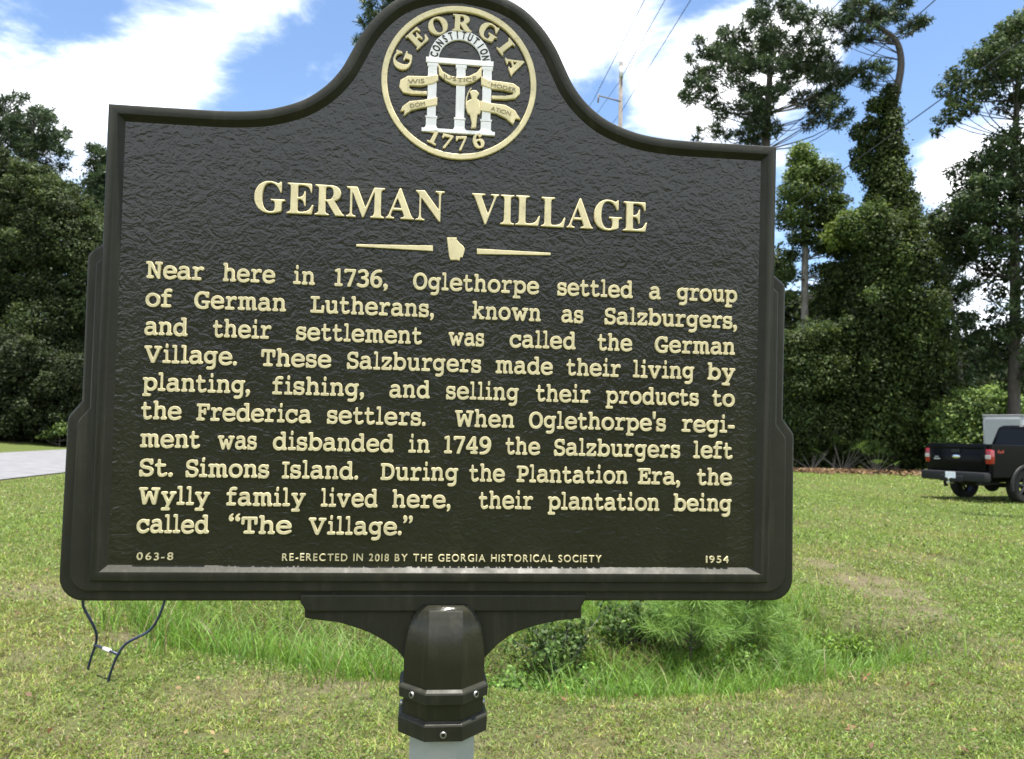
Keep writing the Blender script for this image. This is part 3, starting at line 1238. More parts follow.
# ------------------------------------------------------------------ road
mb = MB()
ry = np.concatenate([np.arange(-60, 200, 2.0)])
px_ = np.interp(ry, [q[1] for q in ROAD_N], [q[0] for q in ROAD_N])
px_ = np.where(ry > 130, -30 - (ry - 130) * .14, px_)
px_ = np.where(ry < 5, -12 + (5 - ry) * .12, px_)
V = []
for x, y in zip(px_, ry):
    for k in range(6):
        V.append((x - ROAD_W * k / 5, y, .0 + .035 * math.sin(math.pi * k / 5)))
Fc = [(i * 6 + k, (i + 1) * 6 + k, (i + 1) * 6 + k + 1, i * 6 + k + 1) for i in range(len(ry) - 1) for k in range(5)]
mb.add(V, Fc)
road = mb.build('road', simple('sun_bleached_asphalt', (.15, .15, .157), .85, 0, .3, .22, 1.4, .3, .01), smooth=True)
tag(road, 'pale sun-bleached road running past the left of the marker', kind='structure')


# ------------------------------------------------------------------ grass
def blades(P, h, w, lean, tint, seg=2, droop=0.0):
    """P (n,3) roots; returns V, faces, col"""
    n_ = len(P)
    yaw = RNG.uniform(0, 2 * math.pi, n_)
    sx_, sy_ = np.cos(yaw), np.sin(yaw)
    la = RNG.uniform(0, 2 * math.pi, n_)
    lx, ly = np.cos(la) * lean, np.sin(la) * lean
    rows = []
    for k in range(seg + 1):
        u = k / seg
        off = u ** 1.6
        zz = h * (u - droop * u * u * u)
        cx = P[:, 0] + lx * h * off
        cy = P[:, 1] + ly * h * off
        cz = P[:, 2] + zz * np.sqrt(np.maximum(1 - (lean * off * .6) ** 2, .2))
        ww = w * (1 - .75 * u) * .5
        if k < seg:
            rows.append(np.stack([cx - sx_ * ww, cy - sy_ * ww, cz], 1))
            rows.append(np.stack([cx + sx_ * ww, cy + sy_ * ww, cz], 1))
        else:
            rows.append(np.stack([cx, cy, cz], 1))
    k_ = len(rows)
    V_ = np.stack(rows, 1).reshape(-1, 3)
    b0 = np.arange(n_) * k_
    qs = [np.stack([b0 + 2 * k, b0 + 2 * k + 1, b0 + 2 * k + 3, b0 + 2 * k + 2], 1) for k in range(seg - 1)]
    tr = np.stack([b0 + 2 * seg - 2, b0 + 2 * seg - 1, b0 + 2 * seg], 1)
    return V_, [np.concatenate(qs), tr], np.repeat(tint, k_, 0)


def merge(parts):
    Vs, qs, ts, cs, n_ = [], [], [], [], 0
    for V_, fs, c_ in parts:
        Vs.append(V_)
        cs.append(c_)
        for f_ in fs:
            (qs if f_.shape[1] == 4 else ts).append(f_ + n_)
        n_ += len(V_)
    fs = []
    if qs:
        fs.append(np.concatenate(qs))
    if ts:
        fs.append(np.concatenate(ts))
    return np.concatenate(Vs), fs, np.concatenate(cs)


def leaf_faces(P, Nn, size, tint, aspect=.55, jit=.6):
    """diamond leaves at P with normals near Nn"""
    n_ = len(P)
    Nn = Nn + RNG.normal(0, jit, (n_, 3))
    Nn /= np.linalg.norm(Nn, axis=1, keepdims=True) + 1e-9
    t1 = np.cross(Nn, RNG.normal(0, 1, (n_, 3)))
    t1 /= np.linalg.norm(t1, axis=1, keepdims=True) + 1e-9
    t2 = np.cross(Nn, t1)
    s_ = (size * RNG.uniform(.6, 1.4, n_))[:, None]
    V_ = np.stack([P - t1 * s_ * .5, P + t2 * s_ * .5 * aspect + Nn * s_ * .08, P + t1 * s_ * .5, P - t2 * s_ * .5 * aspect + Nn * s_ * .08], 1).reshape(-1, 3)
    b0 = np.arange(n_) * 4
    return V_, [np.stack([b0, b0 + 1, b0 + 2, b0 + 3], 1)], np.repeat(tint, 4, 0)


GREENS = np.array([(.115, .175, .036), (.145, .21, .044), (.175, .235, .056), (.09, .14, .034)])
STRAW = np.array([(.21, .18, .085), (.16, .135, .065), (.26, .22, .115), (.12, .095, .05)])


def turf_band(y0, y1, dens, hmin, hmax, w, margin):
    xa, xb = -(.66 * y1 + margin), .66 * y1 + margin
    n_ = int(dens * (xb - xa) * (y1 - y0))
    x, y = RNG.uniform(xa, xb, n_), RNG.uniform(y0, y1, n_)
    k = np.abs(x) < .66 * y + margin
    x, y = x[k], y[k]
    rx = np.interp(y, [q[1] for q in ROAD_N], [q[0] for q in ROAD_N])
    d = seg_dist(x, y, DITCH)
    cl = fbm(x * 6, y * 6, 77)
    k = ((x > rx + .25) | (x < rx - ROAD_W - .3)) & (RNG.random(len(x)) > bare(x, y) * .93) & (d > .25) & (RNG.random(len(x)) < np.clip(.25 + 1.5 * (cl - .2), .12, 1))
    x, y, cl = x[k], y[k], cl[k]
    n_ = len(x)
    dr = dryness(x, y)
    isdry = RNG.random(n_) < dr * .45
    tint = GREENS[RNG.integers(0, 4, n_)] * RNG.uniform(.6, 1.35, (n_, 1))
    tint[isdry] = STRAW[RNG.integers(0, 4, isdry.sum())] * RNG.uniform(.7, 1.15, (isdry.sum(), 1))
    tint *= (.40 + 1.55 * fbm(x * 20, y * 20, 71, 3))[:, None]
    yel = np.clip(dr - .2, 0, 1)[:, None]
    tint = np.where(isdry[:, None], tint, tint * (1 + yel * np.array([.35, .15, .12])))
    h = RNG.uniform(hmin, hmax, n_) * (.6 + .8 * cl)
    lean = RNG.uniform(.3, 1.9, n_)
    return blades(np.stack([x, y, ground_z(x, y) - .004], 1), h, w * RNG.uniform(.6, 1.3, n_), lean, tint)


parts = [turf_band(2.9, 5.2, 9000, .014, .044, .0070, 1.0), turf_band(5.2, 8.5, 4800, .016, .050, .0095, 1.2), turf_band(8.5, 14, 1200, .03, .075, .011, 1.5),
         turf_band(14, 25, 230, .035, .08, .018, 2), turf_band(25, 46, 60, .04, .09, .035, 3)]
for y0, y1, n_, sz in ((3.0, 6.0, 90000, .016), (6.0, 11.0, 70000, .024), (11, 22, 30000, .045)):
    x, y = RNG.uniform(-.66 * y1 - 1, .66 * y1 + 1, n_), RNG.uniform(y0, y1, n_)
    q = fbm(x * 1.4, y * 1.4, 63) * .6 + fbm(x * 7, y * 7, 64) * .4
    rx = np.interp(y, [w_[1] for w_ in ROAD_N], [w_[0] for w_ in ROAD_N])
    k = (q + .25 * (.5 - dryness(x, y)) > .45) & (x > rx + .4) & (RNG.random(n_) > bare(x, y) * .9) & (np.abs(x) < .66 * y + 1.2)
    x, y = x[k], y[k]
    tint = np.array([(.13, .20, .036), (.10, .165, .034), (.15, .215, .05), (.07, .115, .024), (.16, .135, .075), (.12, .18, .04)])[RNG.integers(0, 6, len(x))] * RNG.uniform(.7, 1.25, (len(x), 1))
    parts.append(leaf_faces(np.stack([x, y, ground_z(x, y) + RNG.uniform(.008, .045, len(x))], 1), np.tile([0, 0, 1.0], (len(x), 1)), np.full(len(x), sz), tint, .6, .8))
V, fs, cc = merge(parts)
gr = link('lawn_grass', mesh_np('lawn_grass', V, fs, cc), M_grass)
tag(gr, 'short mown lawn of green blades mixed with dry straw', 'grass', kind='stuff')

n_ = 900
x, y = RNG.uniform(-8, 9, n_), RNG.uniform(3.2, 12, n_)
tint = np.array([(.20, .12, .06), (.28, .20, .10), (.14, .085, .05)])[RNG.integers(0, 3, n_)]
V, fs, cc = leaf_faces(np.stack([x, y, ground_z(x, y) + .028], 1), np.tile([0, 0, 1.0], (n_, 1)), RNG.uniform(.02, .055, n_), tint, .5, .5)
tag(link('fallen_leaves', mesh_np('fallen_leaves', V, fs, cc), M_leaf), 'brown fallen leaves scattered over the lawn', 'fallen leaves', kind='stuff')

# long ditch grass
def strip_pts(n_, poly, spread):
    poly = [np.array(q[:2]) for q in poly]
    L_ = np.array([np.linalg.norm(b_ - a) for a, b_ in zip(poly[:-1], poly[1:])])
    i = RNG.choice(len(L_), n_, p=L_ / L_.sum())
    u = RNG.random(n_)[:, None]
    A = np.array(poly[:-1])[i]
    Bq = np.array(poly[1:])[i]
    q = A + (Bq - A) * u + RNG.normal(0, 1, (n_, 2)) * spread
    return q[:, 0], q[:, 1]


LUSH = np.array([(.095, .20, .028), (.125, .235, .035), (.16, .27, .05), (.07, .145, .024)])
pl = []
for n_, poly, spr, h0, h1, w_ in ((4200, [G(150, 612), G(250, 630), G(335, 645), G(400, 650)], (.30, .32), .22, .50, .007),
                                  (1900, [G(200, 632), G(330, 655), G(395, 668)], (.35, .25), .06, .26, .006),
                                  (3400, [G(480, 668), G(560, 668), G(680, 662), G(790, 645)], (.35, .30), .10, .36, .006),
                                  (3800, [G(640, 640), G(740, 632), G(830, 628), G(900, 634)], (.30, .28), .10, .30, .006),
                                  (4600, [G(480, 625), G(560, 618), G(700, 608), G(790, 606)], (.4, .35), .15, .38, .007),
                                  (4200, [G(500, 640), G(600, 636), G(700, 628), G(800, 622)], (.4, .35), .12, .36, .007),
                                  (2000, [G(540, 682), G(660, 686), G(760, 672), G(880, 650)], (.4, .28), .05, .20, .006)):
    x, y = strip_pts(n_, poly, spr)
    cl = fbm(x * 2.4, y * 2.4, 55)
    k = (cl > .40) | (RNG.random(len(x)) < .12)
    x, y, cl = x[k], y[k], cl[k]
    m_ = len(x)
    tint = LUSH[RNG.integers(0, 4, m_)] * RNG.uniform(.7, 1.35, (m_, 1))
    dk = RNG.random(m_) < .10
    tint[dk] = STRAW[RNG.integers(0, 4, dk.sum())]
    pl.append(blades(np.stack([x, y, ground_z(x, y) - .01], 1), RNG.uniform(h0, h1, m_) * (.55 + .8 * cl), w_ * RNG.uniform(.6, 1.3, m_), RNG.uniform(.15, .95, m_), tint, 4, .25))
V, fs, cc = merge(pl)
tg = link('ditch_grass', mesh_np('ditch_grass', V, fs, cc), M_grass)
tag(tg, 'long uncut bright green grass along the shallow ditch', 'tall grass', kind='stuff')


# ------------------------------------------------------------------ leaves, plants, trees
def tuft_faces(P, D, size, tint, m_=7, wid=.10):
    """needle tufts: m_ slim triangles fanning round D"""
    n_ = len(P)
    P2 = np.repeat(P, m_, 0)
    D2 = np.repeat(D, m_, 0) * .7 + RNG.normal(0, .75, (n_ * m_, 3))
    D2 /= np.linalg.norm(D2, axis=1, keepdims=True) + 1e-9
    sd_ = np.cross(D2, RNG.normal(0, 1, D2.shape))
    sd_ /= np.linalg.norm(sd_, axis=1, keepdims=True) + 1e-9
    L_ = (np.repeat(size, m_) * RNG.uniform(.7, 1.2, n_ * m_))[:, None]
    w_ = L_ * wid
    V_ = np.stack([P2 - sd_ * w_ * .5, P2 + sd_ * w_ * .5, P2 + D2 * L_ + sd_ * w_ * .35, P2 + D2 * L_ - sd_ * w_ * .35], 1).reshape(-1, 3)
    b0 = np.arange(n_ * m_) * 4
    return V_, [np.stack([b0, b0 + 1, b0 + 2, b0 + 3], 1)], np.repeat(np.repeat(tint, m_, 0), 4, 0)


def clump_points(c, r, n_, shell=.55):
    """points in an ellipsoid, denser outside; returns points and outward dirs"""
    d = RNG.normal(0, 1, (n_, 3))
    d /= np.linalg.norm(d, axis=1, keepdims=True)
    q = RNG.random(n_) ** (1 / 3) * (1 - shell) + shell * RNG.random(n_) ** .25
    q = np.where(RNG.random(n_) < .14, q * RNG.uniform(1.05, 1.6, n_), q)
    wob = .72 + .55 * fbm(d[:, 0] * 2.2 + c[0] * 3.1, d[:, 2] * 2.2 + d[:, 1] * 1.7 + c[2] * 2.3, 5)
    return c + d * (q * wob)[:, None] * r, d


def crown(clumps, style, per, size, pal, aspect=.55, shell=.5):
    """clumps: list of (centre xyz, radii xyz, tone)"""
    pal = np.array(pal)
    out = []
    for c, r, tone in clumps:
        c, r = np.array(c), np.array(r)
        n_ = max(6, int(per * (3.2 if style == 'needle' else 4.5) * (r[0] * r[2] + r[1] * r[2] + r[0] * r[1]) / 3))
        P, d = clump_points(c, r, n_, shell)
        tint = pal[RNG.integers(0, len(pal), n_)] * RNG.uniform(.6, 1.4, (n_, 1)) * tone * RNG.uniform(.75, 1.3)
        sz = np.full(n_, size)
        if style == 'needle':
            out.append(tuft_faces(P, d * .6 + np.array([0, 0, .35]), sz, tint, 6, .16))
        else:
            out.append(leaf_faces(P, d * .7 + np.array([0, 0, .5]), sz, tint, aspect))
    return merge(out)


def tree(name, label, group, Y, trunk, puffs, style, per, size, pal, bark=None, depth=.75, twigs=True, copies=2, cat='tree', rmul=1.0, ysquash=.75, tones=None, limb=.035, shell=.5):
    """trunk: [(px,py,radius m)] bottom first; puffs: [(px,py,r px)]; both put at distance Y"""
    k = Y / F_PX
    T = [W(a, b_, Y) for a, b_, _ in trunk]
    R_ = [q[2] for q in trunk]
    gz = float(ground_z(T[0][0], Y))
    T[0][2] = gz - .1
    r0 = empty(name, (T[0][0], Y, gz))
    tag(r0, label, cat, group)
    o_ = np.array([T[0][0], Y, gz])
    xs_ = np.array([W(a, b_, Y) for a, b_, _ in puffs])
    half = max(1.0, (xs_[:, 0].max() - xs_[:, 0].min()) / 2)
    xc = (xs_[:, 0].max() + xs_[:, 0].min()) / 2
    cl = []
    for i, ((a, b_, r), q) in enumerate(zip(puffs, xs_)):
        rm = r * k * rmul
        room = math.sqrt(max(.05, 1 - min(1, abs(q[0] - xc) / (half + rm)) ** 2)) * half * depth
        tone = tones[i] if tones else 1.0
        for j in range(copies):
            dy = 0 if copies == 1 else room * (2 * (j + RNG.uniform(.1, .9)) / copies - 1)
            c_ = q + np.array([RNG.normal(0, rm * .15), dy, RNG.normal(0, rm * .12)])
            rm2 = rm * 1.12
            cl.append((c_ - o_, (rm * RNG.uniform(.85, 1.15), rm * RNG.uniform(.85, 1.15), rm * ysquash * RNG.uniform(.85, 1.15)), tone * RNG.uniform(.88, 1.12)))
    main = list(cl)
    for c_, r_, tn_ in main:                       # ragged outline: small sprays standing out of the main clumps
        for _ in range(2):
            d_ = RNG.normal(0, 1, 3)
            d_[2] = abs(d_[2]) * .8 - .15
            d_ /= np.linalg.norm(d_)
            f_ = RNG.uniform(.22, .42)
            cl.append((c_ + d_ * np.array(r_) * RNG.uniform(.85, 1.25), tuple(q_ * f_ for q_ in r_), tn_ * RNG.uniform(.85, 1.35)))
    V_, fs_, cc_ = crown(cl, style, per, size, pal, shell=shell)
    cl = main
    mb_ = MB()
    TT = [Vector(q - o_) for q in T]
    if len(TT) > 2:
        sm = catmull([q[:] for q in TT], 4)
        rs = np.interp(np.linspace(0, len(TT) - 1, len(sm)), range(len(TT)), R_)
    else:
        sm, rs = TT, R_
    mb_.tube(sm, list(rs), 9)
    if twigs:
        tp = np.array([np.array(q[:]) for q in sm])
        for c_, r, _ in cl:
            # limb leaves the trunk a little below the clump
            hd = math.hypot(c_[0] - tp[:, 0].mean(), c_[1])
            dd = np.abs(tp[:, 2] - (c_[2] - .45 * hd))
            i = int(dd.argmin())
            a = tp[i]
            if np.linalg.norm(c_ - a) < .3:
                continue
            mid = a + (c_ - a) * .55 + np.array([RNG.normal(0, .12), RNG.normal(0, .12), -.08 * hd + RNG.normal(0, .1)])
            rr = min(limb * (.7 + hd * .12), rs[i] * .6)
            mb_.tube(catmull([a, mid, c_], 3), list(np.linspace(rr, rr * .25, 7)), 5)
            for _ in range(2):
                e = c_ + RNG.normal(0, .6, 3) * np.array(r)
                mb_.tube([c_ * .75 + mid * .25, e], [rr * .3, rr * .12], 4)
    mb_.build('trunk', bark or M_bark, r0, True)
    link('crown', mesh_np('crown', V_, fs_, cc_), M_needle if style == 'needle' else M_leaf, r0)
    return r0


PINE = [tuple(1.037 * c_ for c_ in q_) for q_ in [(.034, .058, .025), (.046, .072, .031), (.028, .048, .023), (.056, .080, .032)]]
OAK = [tuple(0.878 * c_ for c_ in q_) for q_ in [(.032, .050, .018), (.045, .065, .021), (.026, .040, .016), (.058, .076, .025)]]
VINE = [tuple(1.037 * c_ for c_ in q_) for q_ in [(.036, .060, .017), (.052, .076, .020), (.028, .046, .015), (.068, .092, .024)]]
SUN_TINT = [(.085, .13, .025), (.11, .155, .03), (.07, .11, .022), (.13, .17, .035)]  # vine leaf colours with sunlight painted in, for the lit tops


def z2(l, rdef=15, ox=660, oy=0, s_=2.813):
    return [(ox + q[0] / s_, oy + q[1] / s_, q[2] if len(q) > 2 else rdef) for q in l]


def z3(l, rdef=16):
    return z2(l, rdef, 770, 130, 2.05)


GT = 'trees at the edge of the lawn on the right'
GLT = 'trees across the road on the left'
# wide-crowned pine behind the marker's top right corner
tree('pine_tree', 'tall pine with a wide rounded crown rising behind the marker\'s upper right corner', GT, 47,
     [(764, 460, .34), (764, 300, .30), (766, 150, .25), (769, 90, .2), (772, 40, .12), (771, 22, .05)],
     z2([(285, 55), (345, 70), (410, 105), (240, 95), (200, 120), (175, 100, 9), (150, 190), (75, 262, 8), (110, 240, 11), (95, 150, 7), (115, 185, 10), (160, 232), (230, 190), (300, 140), (375, 150), (440, 150, 13), (440, 200), (490, 232), (425, 250), (350, 215), (270, 240), (470, 305, 12), (518, 330, 10), (430, 340, 8), (165, 345, 9), (210, 330, 11), (275, 330, 16), (255, 375, 14), (300, 370, 14), (240, 290, 11), (310, 290, 10), (180, 270, 10), (110, 380, 4), (470, 270, 11), (330, 105), (270, 150), (395, 205), (520, 215, 7)]),
     'needle', 70, .32, PINE, depth=.75, limb=.04, rmul=.84, ysquash=.58)
# vine-clad pine with bent top
t2 = tree('pine_tree', 'tallest pine, bare bent top above a column of dark climbing vines', GT, 45,
          [(882, 465, .36), (884, 300, .33), (886, 215, .30), (890, 130, .25), (896, 95, .22), (901, 66, .20), (898, 45, .17), (888, 33, .13), (872, 24, .08), (860, 20, .04)],
          z2([(515, 35, 11), (560, 22, 12), (620, 10, 13), (680, 12, 11), (500, 72, 10), (545, 70, 9), (605, 42, 10), (660, 70, 8), (715, 65, 9), (740, 62, 6), (560, 108, 8), (530, 118, 7), (600, 100, 6), (560, 200, 9), (600, 208, 9), (595, 235, 8), (540, 212, 6), (640, 45, 8)]),
          'needle', 62, .32, PINE, depth=.65, limb=.04, rmul=.82, ysquash=.62)


def vines(parent, Y, puffs, per, size, pal, name='climbing_vine', tones=None, copies=2, depth=.9):
    k = Y / F_PX
    o_ = np.array(parent.location)
    cl = []
    for i, (a, b_, r) in enumerate(puffs):
        q = W(a, b_, Y)
        rm = r * k
        for j in range(copies):
            c_ = q + np.array([RNG.normal(0, rm * .15), rm * depth * (2 * (j + RNG.uniform(.2, .8)) / copies - 1), RNG.normal(0, rm * .15)])
            cl.append((c_ - o_, (rm, rm, rm * 1.1), (tones[i] if tones else 1.0) * RNG.uniform(.85, 1.15)))
    V_, fs_, cc_ = crown(cl, 'leaf', per, size, pal, .75)
    return link(name, mesh_np(name, V_, fs_, cc_), M_leaf, parent)


VL = []
for y in range(95, 235, 9):
    wv = 8 + (y - 95) * .095
    VL += [(889 - (y - 95) * .02, y, wv), (889 + RNG.normal(0, 5), y + 4, wv * .75)]
VL += [(660 + a / 2.813, b_ / 2.813, r) for a, b_, r in ((560, 372, 9), (578, 400, 10), (556, 430, 7), (590, 350, 8), (592, 448, 8), (600, 300, 8), (560, 460, 8), (700, 560, 11), (610, 560, 11), (600, 500, 12), (680, 500, 12), (640, 560, 14), (690, 610, 13), (620, 610, 14), (660, 640, 16), (590, 640, 13), (700, 640, 14))]
vines(t2, 45, VL, 330, .15, VINE)
# leafy vine-draped tree, sunlight tinted into its upper leaves
t3 = tree('vine_draped_tree', 'vine-draped tree with sunlight tinted into its light green top and pale bare trunk showing below', GT, 43,
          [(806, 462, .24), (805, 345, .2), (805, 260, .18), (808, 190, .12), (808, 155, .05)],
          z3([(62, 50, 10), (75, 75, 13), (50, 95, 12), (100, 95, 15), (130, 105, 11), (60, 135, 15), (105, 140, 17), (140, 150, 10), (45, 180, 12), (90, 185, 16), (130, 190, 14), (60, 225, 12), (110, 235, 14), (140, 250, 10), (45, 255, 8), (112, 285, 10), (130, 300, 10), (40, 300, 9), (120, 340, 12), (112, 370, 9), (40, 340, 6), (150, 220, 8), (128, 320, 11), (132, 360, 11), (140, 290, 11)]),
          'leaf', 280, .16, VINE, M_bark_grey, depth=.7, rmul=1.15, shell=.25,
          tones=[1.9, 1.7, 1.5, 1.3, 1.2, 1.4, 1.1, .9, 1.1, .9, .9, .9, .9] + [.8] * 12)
# big mound of vines, sunlight on its top painted into the leaf tones
BR = [(145, 208, 11), (168, 196, 11), (188, 196, 12), (158, 220, 12), (200, 208, 12), (232, 212, 13), (262, 232, 13), (285, 255, 13), (215, 235, 15), (242, 245, 14)]
DK = [(200, 265, 18), (245, 275, 20), (290, 285, 15), (180, 310, 18), (225, 330, 22), (280, 340, 20), (310, 380, 16), (190, 370, 20), (250, 390, 22), (300, 420, 20), (175, 430, 20), (220, 450, 22), (270, 470, 24), (325, 480, 18), (180, 510, 22), (240, 530, 24), (300, 540, 22), (345, 550, 16), (200, 580, 22), (260, 600, 24), (320, 610, 20), (355, 615, 14), (150, 560, 18)]
t4 = tree('vine_draped_tree', 'broad dark mound of vines smothering a dead tree, its sunlit top tinted yellow-green', GT, 41.5,
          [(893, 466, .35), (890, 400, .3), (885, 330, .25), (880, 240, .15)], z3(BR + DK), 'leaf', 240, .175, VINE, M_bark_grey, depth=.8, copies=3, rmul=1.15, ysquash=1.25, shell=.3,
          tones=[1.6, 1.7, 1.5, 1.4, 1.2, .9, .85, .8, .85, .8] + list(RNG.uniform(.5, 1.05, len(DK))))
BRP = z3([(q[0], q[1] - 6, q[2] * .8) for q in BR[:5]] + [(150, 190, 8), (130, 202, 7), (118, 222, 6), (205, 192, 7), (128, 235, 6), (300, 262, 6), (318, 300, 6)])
vines(t4, 41.0, BRP, 190, .15, SUN_TINT, 'sun_tinted_vine', depth=1.6)
vines(t3, 42.6, z3([(62, 45, 9), (75, 65, 10), (50, 90, 10), (95, 85, 9), (55, 125, 9), (90, 130, 8), (40, 170, 8)]), 150, .15, SUN_TINT, 'sun_tinted_vine', depth=1.4)
# undergrowth shrubs
for lab, pf, tn in (('low dark shrub at the wood edge beside the marker\'s right border', [(35, 610, 13), (60, 630, 14), (85, 650, 14), (45, 655, 14), (70, 670, 12), (30, 675, 12), (100, 675, 11)], .9),
                    ('low dark shrub at the foot of the vine mound', [(120, 640, 14), (150, 650, 14), (180, 640, 15), (210, 655, 14), (135, 670, 12), (165, 675, 12), (200, 675, 12), (235, 670, 12)], .9),
                    ('low dark shrub between the vine mound and the truck', [(250, 640, 15), (280, 650, 15), (310, 645, 15), (340, 655, 14), (265, 672, 12), (295, 675, 12), (325, 675, 12), (350, 640, 14)], .9),
                    ('broad dark green shrub under the pale bare trunk', [(45, 440, 15), (75, 430, 16), (105, 425, 16), (135, 420, 15), (50, 480, 16), (95, 480, 20), (140, 470, 18), (60, 530, 18), (110, 530, 20), (150, 520, 16), (60, 580, 18), (115, 580, 20), (75, 620, 16), (130, 620, 16)], .8),
                    ('yellow-green shrub beside the truck tailgate at the wood edge', [(370, 575, 13), (400, 560, 13), (390, 600, 14), (355, 600, 12), (420, 585, 12), (385, 625, 14), (360, 640, 12), (410, 620, 12)], 2.0),
                    ('bright leafy bush showing just above the pale grey trailer', [(415, 555, 11), (440, 548, 11), (465, 555, 11), (490, 560, 11), (505, 570, 9), (430, 575, 12), (470, 580, 12)], 2.6)):
    pp = z3(pf)
    yb = 42 if lab.startswith('low') else 41 if 'under' in lab else (39 if 'beside' in lab else 46)
    tree('shrub', lab, None, yb, [(pp[-1][0] - 2, 462, .08), (pp[-1][0], 440, .06), (pp[len(pp) // 2][0], pp[len(pp) // 2][1], .03)], pp, 'leaf', 220, .17, VINE, M_bark_grey, cat='shrub', tones=[tn] * len(pp), depth=.8, limb=.03, copies=3, rmul=1.15)
# thin leaning pine
tree('pine_tree', 'slender leaning pine with sparse crown between the vine mound and the rightmost tree', GT, 52,
     [(968, 452, .17), (962, 385, .16), (952, 310, .14), (944, 250, .11), (940, 215, .05)],
     z3([(330, 195, 9), (365, 205, 10), (345, 235, 10), (385, 235, 9), (355, 265, 11), (395, 270, 10), (330, 290, 8), (375, 300, 10), (410, 320, 8), (350, 335, 9), (390, 350, 9), (365, 385, 8), (400, 395, 9), (425, 430, 8), (345, 410, 7), (395, 440, 9), (430, 470, 10), (410, 500, 10)]),
     'needle', 40, .38, PINE, M_bark_grey, depth=.9, limb=.04)
# right-hand big tree
tree('pine_tree', 'large open-crowned tree at the right edge with drooping left branch', GT, 40,
     [(1013, 462, .32), (1014, 380, .28), (1015, 280, .24), (1013, 200, .2), (1016, 120, .15), (1020, 50, .08)],
     z2([(930, 118, 10), (965, 112, 11), (1000, 100, 13), (1020, 60, 12), (890, 170, 10), (862, 205, 9), (900, 205, 9), (905, 250, 10), (860, 255, 7), (850, 300, 9), (830, 335, 6), (940, 265, 8), (980, 165, 12), (1015, 180, 12), (1015, 265, 12)]) +
     z3([(480, 30, 14), (445, 75, 14), (500, 90, 16), (415, 60, 7), (420, 130, 15), (470, 135, 17), (510, 150, 15), (375, 165, 13), (350, 190, 9), (400, 190, 15), (450, 200, 16), (500, 215, 15), (385, 235, 11), (430, 245, 12), (475, 265, 11), (515, 280, 13), (440, 310, 7), (500, 330, 11), (455, 375, 9), (475, 410, 10), (510, 400, 12), (450, 430, 8), (505, 450, 12), (480, 480, 10)]) +
     [(1035, 40, 14), (1045, 90, 16), (1050, 150, 17), (1060, 210, 18), (1050, 270, 16), (1045, 330, 14), (1040, 10, 14), (1070, 120, 14), (1030, 380, 12)],
     'leaf', 165, .19, [(.036, .060, .024), (.048, .074, .028), (.030, .050, .022), (.055, .075, .026)], depth=.85, limb=.04, rmul=1.22, shell=.2, copies=3)
# the wood behind the vine mound
for lab, xx, top, Yf, n_ in (('dark oak deep in the wood behind the pale bare trunk', 815, 300, 55, 34), ('dark oak deep in the wood behind the vine mound', 880, 300, 57, 40), ('dark oak deep in the wood left of the slender leaning pine', 930, 352, 60, 26), ('dark oak deep in the wood beyond the grey trailer', 1000, 385, 66, 26), ('dark oak of the wood just beyond the right edge', 1085, 330, 58, 40)):
    pf = [(xx + RNG.normal(0, 22), RNG.uniform(top, 440), 20) for _ in range(n_)]
    tree('oak_tree', lab, GT, Yf, [(xx, 452, .3), (xx, 400, .25), (xx, top + 10, .08)], pf, 'leaf', 42, .5, [tuple(np.array(q) * .9) for q in OAK], depth=.8, limb=.03)
# far pines behind the truck
for lab, xx, top, Yf in (('distant light green pine behind the slender leaning pine', 955, 348, 74), ('distant bushy pine left of the rightmost trunk', 985, 362, 78), ('distant bushy pine right of the rightmost trunk', 1030, 352, 80)):
    pf = [(xx + RNG.normal(0, 13), y, 13) for y in range(top, 425, 8)] + [(xx + s_ * 18, y, 11) for s_ in (-1, 1) for y in range(top + 14, 430, 15)]
    tree('pine_tree', lab, 'distant trees behind the truck', Yf, [(xx, 448, .2), (xx, 400, .17), (xx, top - 4, .05)], pf, 'needle', 18, .5, [tuple(np.array(q) * 1.25) for q in PINE], depth=.9)


# left: trees across the road
def zl(l, rdef=18):
    return z2(l, rdef, 0, 80, 1.8975)


tree('pine_tree', 'tallest tree on the left, airy crown above the dark oaks', GLT, 70, [(27, 437, .35), (28, 300, .32), (30, 180, .24), (34, 120, .1)],
     zl([(60, 55, 9), (80, 70, 10), (30, 62, 8), (95, 85, 9), (45, 85, 10), (105, 108, 8), (15, 75, 9), (65, 100, 10), (30, 105, 10), (90, 125, 10), (55, 130, 10), (10, 110, 9), (75, 150, 11), (30, 145, 11), (-20, 90, 12), (-30, 130, 13), (108, 135, 6)]),
     'needle', 22, .5, PINE, M_bark_grey, depth=.9)
tree('oak_tree', 'dense dark oak filling the left edge of the wood', GLT, 66, [(10, 437, .5), (8, 360, .45), (12, 280, .3), (12, 220, .15)],
     zl([(-30, 180, 20), (10, 180, 18), (45, 180, 16), (-10, 230, 22), (35, 225, 20), (0, 290, 22), (50, 280, 20), (-40, 280, 24), (20, 345, 22), (60, 340, 18), (-30, 360, 24), (10, 420, 22), (50, 410, 18), (-30, 440, 24), (20, 490, 20), (45, 480, 16), (60, 240, 14), (-60, 330, 24), (-60, 240, 22), (-60, 420, 22), (-10, 520, 20)], 18),
     'leaf', 120, .24, OAK, depth=.8, copies=3, rmul=1.2)
